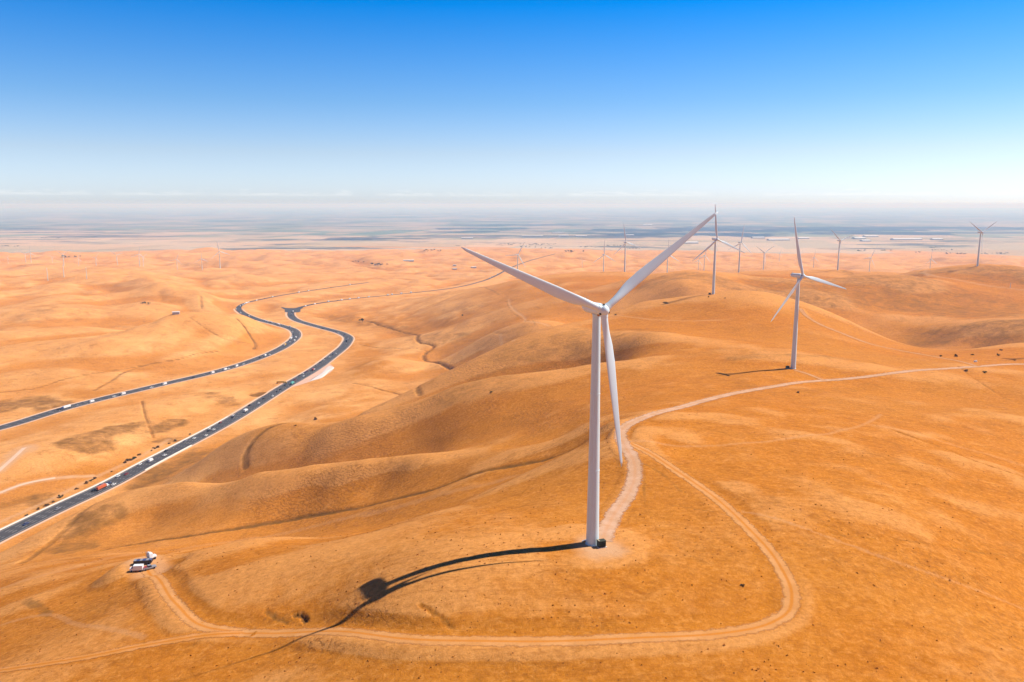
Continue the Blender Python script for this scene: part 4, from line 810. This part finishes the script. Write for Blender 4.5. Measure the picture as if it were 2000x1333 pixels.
for (cx, cy, nn_) in GV:
    for k in range(nn_):
        x = cx + random.uniform(-1, 1) * (6 + nn_ * 1.4); y = cy + random.uniform(-.8, .8); q = hit(x, y)
        if q[1] > 15000: continue
        t = empty('tree', q, random.uniform(0, 6)); t.scale = (random.uniform(1.1, 2.0),) * 3; tag(t, 'tiny dark tree among the scattered groves at the far foot of the hills', 'tree', 'distant grove trees'); ob('crown', cr_me[k % 2], t); gi += 1
# dry weeds scattered over the near slopes
def tufts():
    n_ = 15000; r = np.exp(rng.uniform(math.log(165), math.log(620), n_)); a = np.radians(rng.uniform(-37, 37, n_)); x = r * np.sin(a); y = r * np.cos(a)
    dens = fbm(x / 40, y / 40, 3, .6) + .25 * rng.normal(size=n_); k = dens > .12
    for P in ROADS.values():
        for i in range(0, len(P), 3): k &= np.hypot(x - P[i, 0], y - P[i, 1]) > 4.6
    k &= np.hypot(x - 27, y - 253) > 9; x, y = x[k], y[k]; z = zat(x, y); m = len(x); V = np.zeros((m, 12, 3)); s = .10 + .32 * rng.uniform(0, 1, m) ** 2.5
    for j in range(4):
        an = rng.uniform(0, 2 * np.pi, m); ca, sa = np.cos(an), np.sin(an); ox, oy = rng.normal(0, .35, (2, m)) * s
        for t, (du, dz) in enumerate([(-.5, -.1), (.5, -.1), (0.1, .9)]):
            V[:, j*3+t, 0] = x + ox + ca * du * s * 1.6 + (sa * .4 * s if t == 2 else 0); V[:, j*3+t, 1] = y + oy + sa * du * s * 1.6 + (ca * .4 * s if t == 2 else 0); V[:, j*3+t, 2] = z + dz * s
    Fs = np.arange(m * 12).reshape(-1, 3); o = ob('dry_weeds', npmesh('dry_weeds', V.reshape(-1, 3), Fs, [M_weed])); tag(o, 'brown dry weed tufts dotted over the near grass slopes', 'weeds', kind='stuff')
M_weed = leaf_mat('dry_weed', (.38, .15, .025), (.62, .26, .05)); tufts()
# ---------------------------------------------------------------- haze
zt = 140.0; me = bpy.data.meshes.new('haze'); bm = bmesh.new(); bmesh.ops.create_cube(bm, size=1)
for v in bm.verts: v.co = Vector((v.co.x * 230000, v.co.y * 230000, -340 if v.co.z < 0 else zt))
bm.to_mesh(me); bm.free(); hm = bpy.data.materials.new('haze_air'); hm.use_nodes = True; T = NT_(hm.node_tree)
pv_ = T.n('ShaderNodeVolumePrincipled', ins={'Color': (.35, .61, 1.0, 1), 'Absorption Color': (1, 1, 1, 1), 'Density': 6.4e-5, 'Anisotropy': 0.1}); T.n('ShaderNodeOutputMaterial', ins={'Volume': pv_.outputs[0]}); me.materials.append(hm)
tag(ob('haze', me), kind='stuff')
# ---------------------------------------------------------------- light and sky
SUN_AZ = 17.15; SUN_EL = 49.6
w = bpy.data.worlds.new('World'); scene.world = w; w.use_nodes = True; T = NT_(w.node_tree)
sky = T.n('ShaderNodeTexSky', sky_type='NISHITA', sun_disc=False, sun_elevation=R(SUN_EL), sun_rotation=R(90 - SUN_AZ), altitude=300, air_density=1.0, dust_density=.6, ozone_density=2.0)
vec = T.n('ShaderNodeTexCoord').outputs['Generated']; sp = T.n('ShaderNodeSeparateXYZ', ins={0: vec}); el = sp.outputs[2]
tint = T.ramp(T.math('MULTIPLY', el, 2.0, True), [(0, (1.24, 1.44, 2.05)), (.036, (1.20, 1.38, 1.94)), (.122, (1.05, 1.15, 1.48)), (.24, (.60, .96, 1.40)), (.454, (.01, .72, 1.5)), (.6, (.01, .32, .85)), (.85, (.01, .13, .45))])
sc_ = T.mix(1.0, sky.outputs[0], tint, 'MULTIPLY')
az = T.math('ARCTAN2', sp.outputs[0], sp.outputs[1]); cv_ = T.n('ShaderNodeCombineXYZ', ins={0: T.math('MULTIPLY', az, 26.), 1: T.math('MULTIPLY', el, 240.), 2: 0.}).outputs[0]
cn = T.noise(cv_, 1.6, 6, .65); base = T.rng(el, .0085, .011); top = T.rng(T.math('SUBTRACT', el, T.math('MULTIPLY', T.rng(cn, .42, .75), .0085)), .0135, .0085)
cm_ = T.math('MULTIPLY', T.math('MULTIPLY', base, top), T.rng(T.noise(T.n('ShaderNodeCombineXYZ', ins={0: T.math('MULTIPLY', az, 9.), 1: 0., 2: 0.}).outputs[0], 1.0, 3), .40, .52))
sc_ = T.mix(T.math('MULTIPLY', cm_, .20), sc_, (11., 11., 11.))
bg = T.n('ShaderNodeBackground', ins={'Color': sc_, 'Strength': .085}); T.n('ShaderNodeOutputWorld', ins={'Surface': bg.outputs[0]})
sl = bpy.data.lights.new('sun', 'SUN'); sl.energy = 5.0; sl.angle = R(.5); sl.color = (1.0, .965, .91); so = bpy.data.objects.new('sun', sl); COL.objects.link(so)
d = Vector((math.cos(R(SUN_AZ)) * math.cos(R(SUN_EL)), math.sin(R(SUN_AZ)) * math.cos(R(SUN_EL)), math.sin(R(SUN_EL)))); so.rotation_euler = d.to_track_quat('Z', 'Y').to_euler(); so.location = (0, 0, 600)
# ---------------------------------------------------------------- camera
cam = bpy.data.cameras.new('camera'); co = bpy.data.objects.new('camera', cam); COL.objects.link(co); scene.camera = co
cam.sensor_width = 36; cam.lens = F / 2000 * 36; cam.clip_start = 1; cam.clip_end = 400000; co.location = (0, 0, ZC); co.rotation_euler = (math.pi / 2 - PITCH, 0, 0)
vs_ = scene.view_settings; vs_.view_transform = 'Standard'; vs_.look = 'None'; vs_.exposure = 0.35; vs_.gamma = 1; vs_.use_curve_mapping = False
scene.cycles.volume_bounces = 1; scene.cycles.max_bounces = 6; scene.cycles.transparent_max_bounces = 16
print('verts', len(V), 'trees', gi)
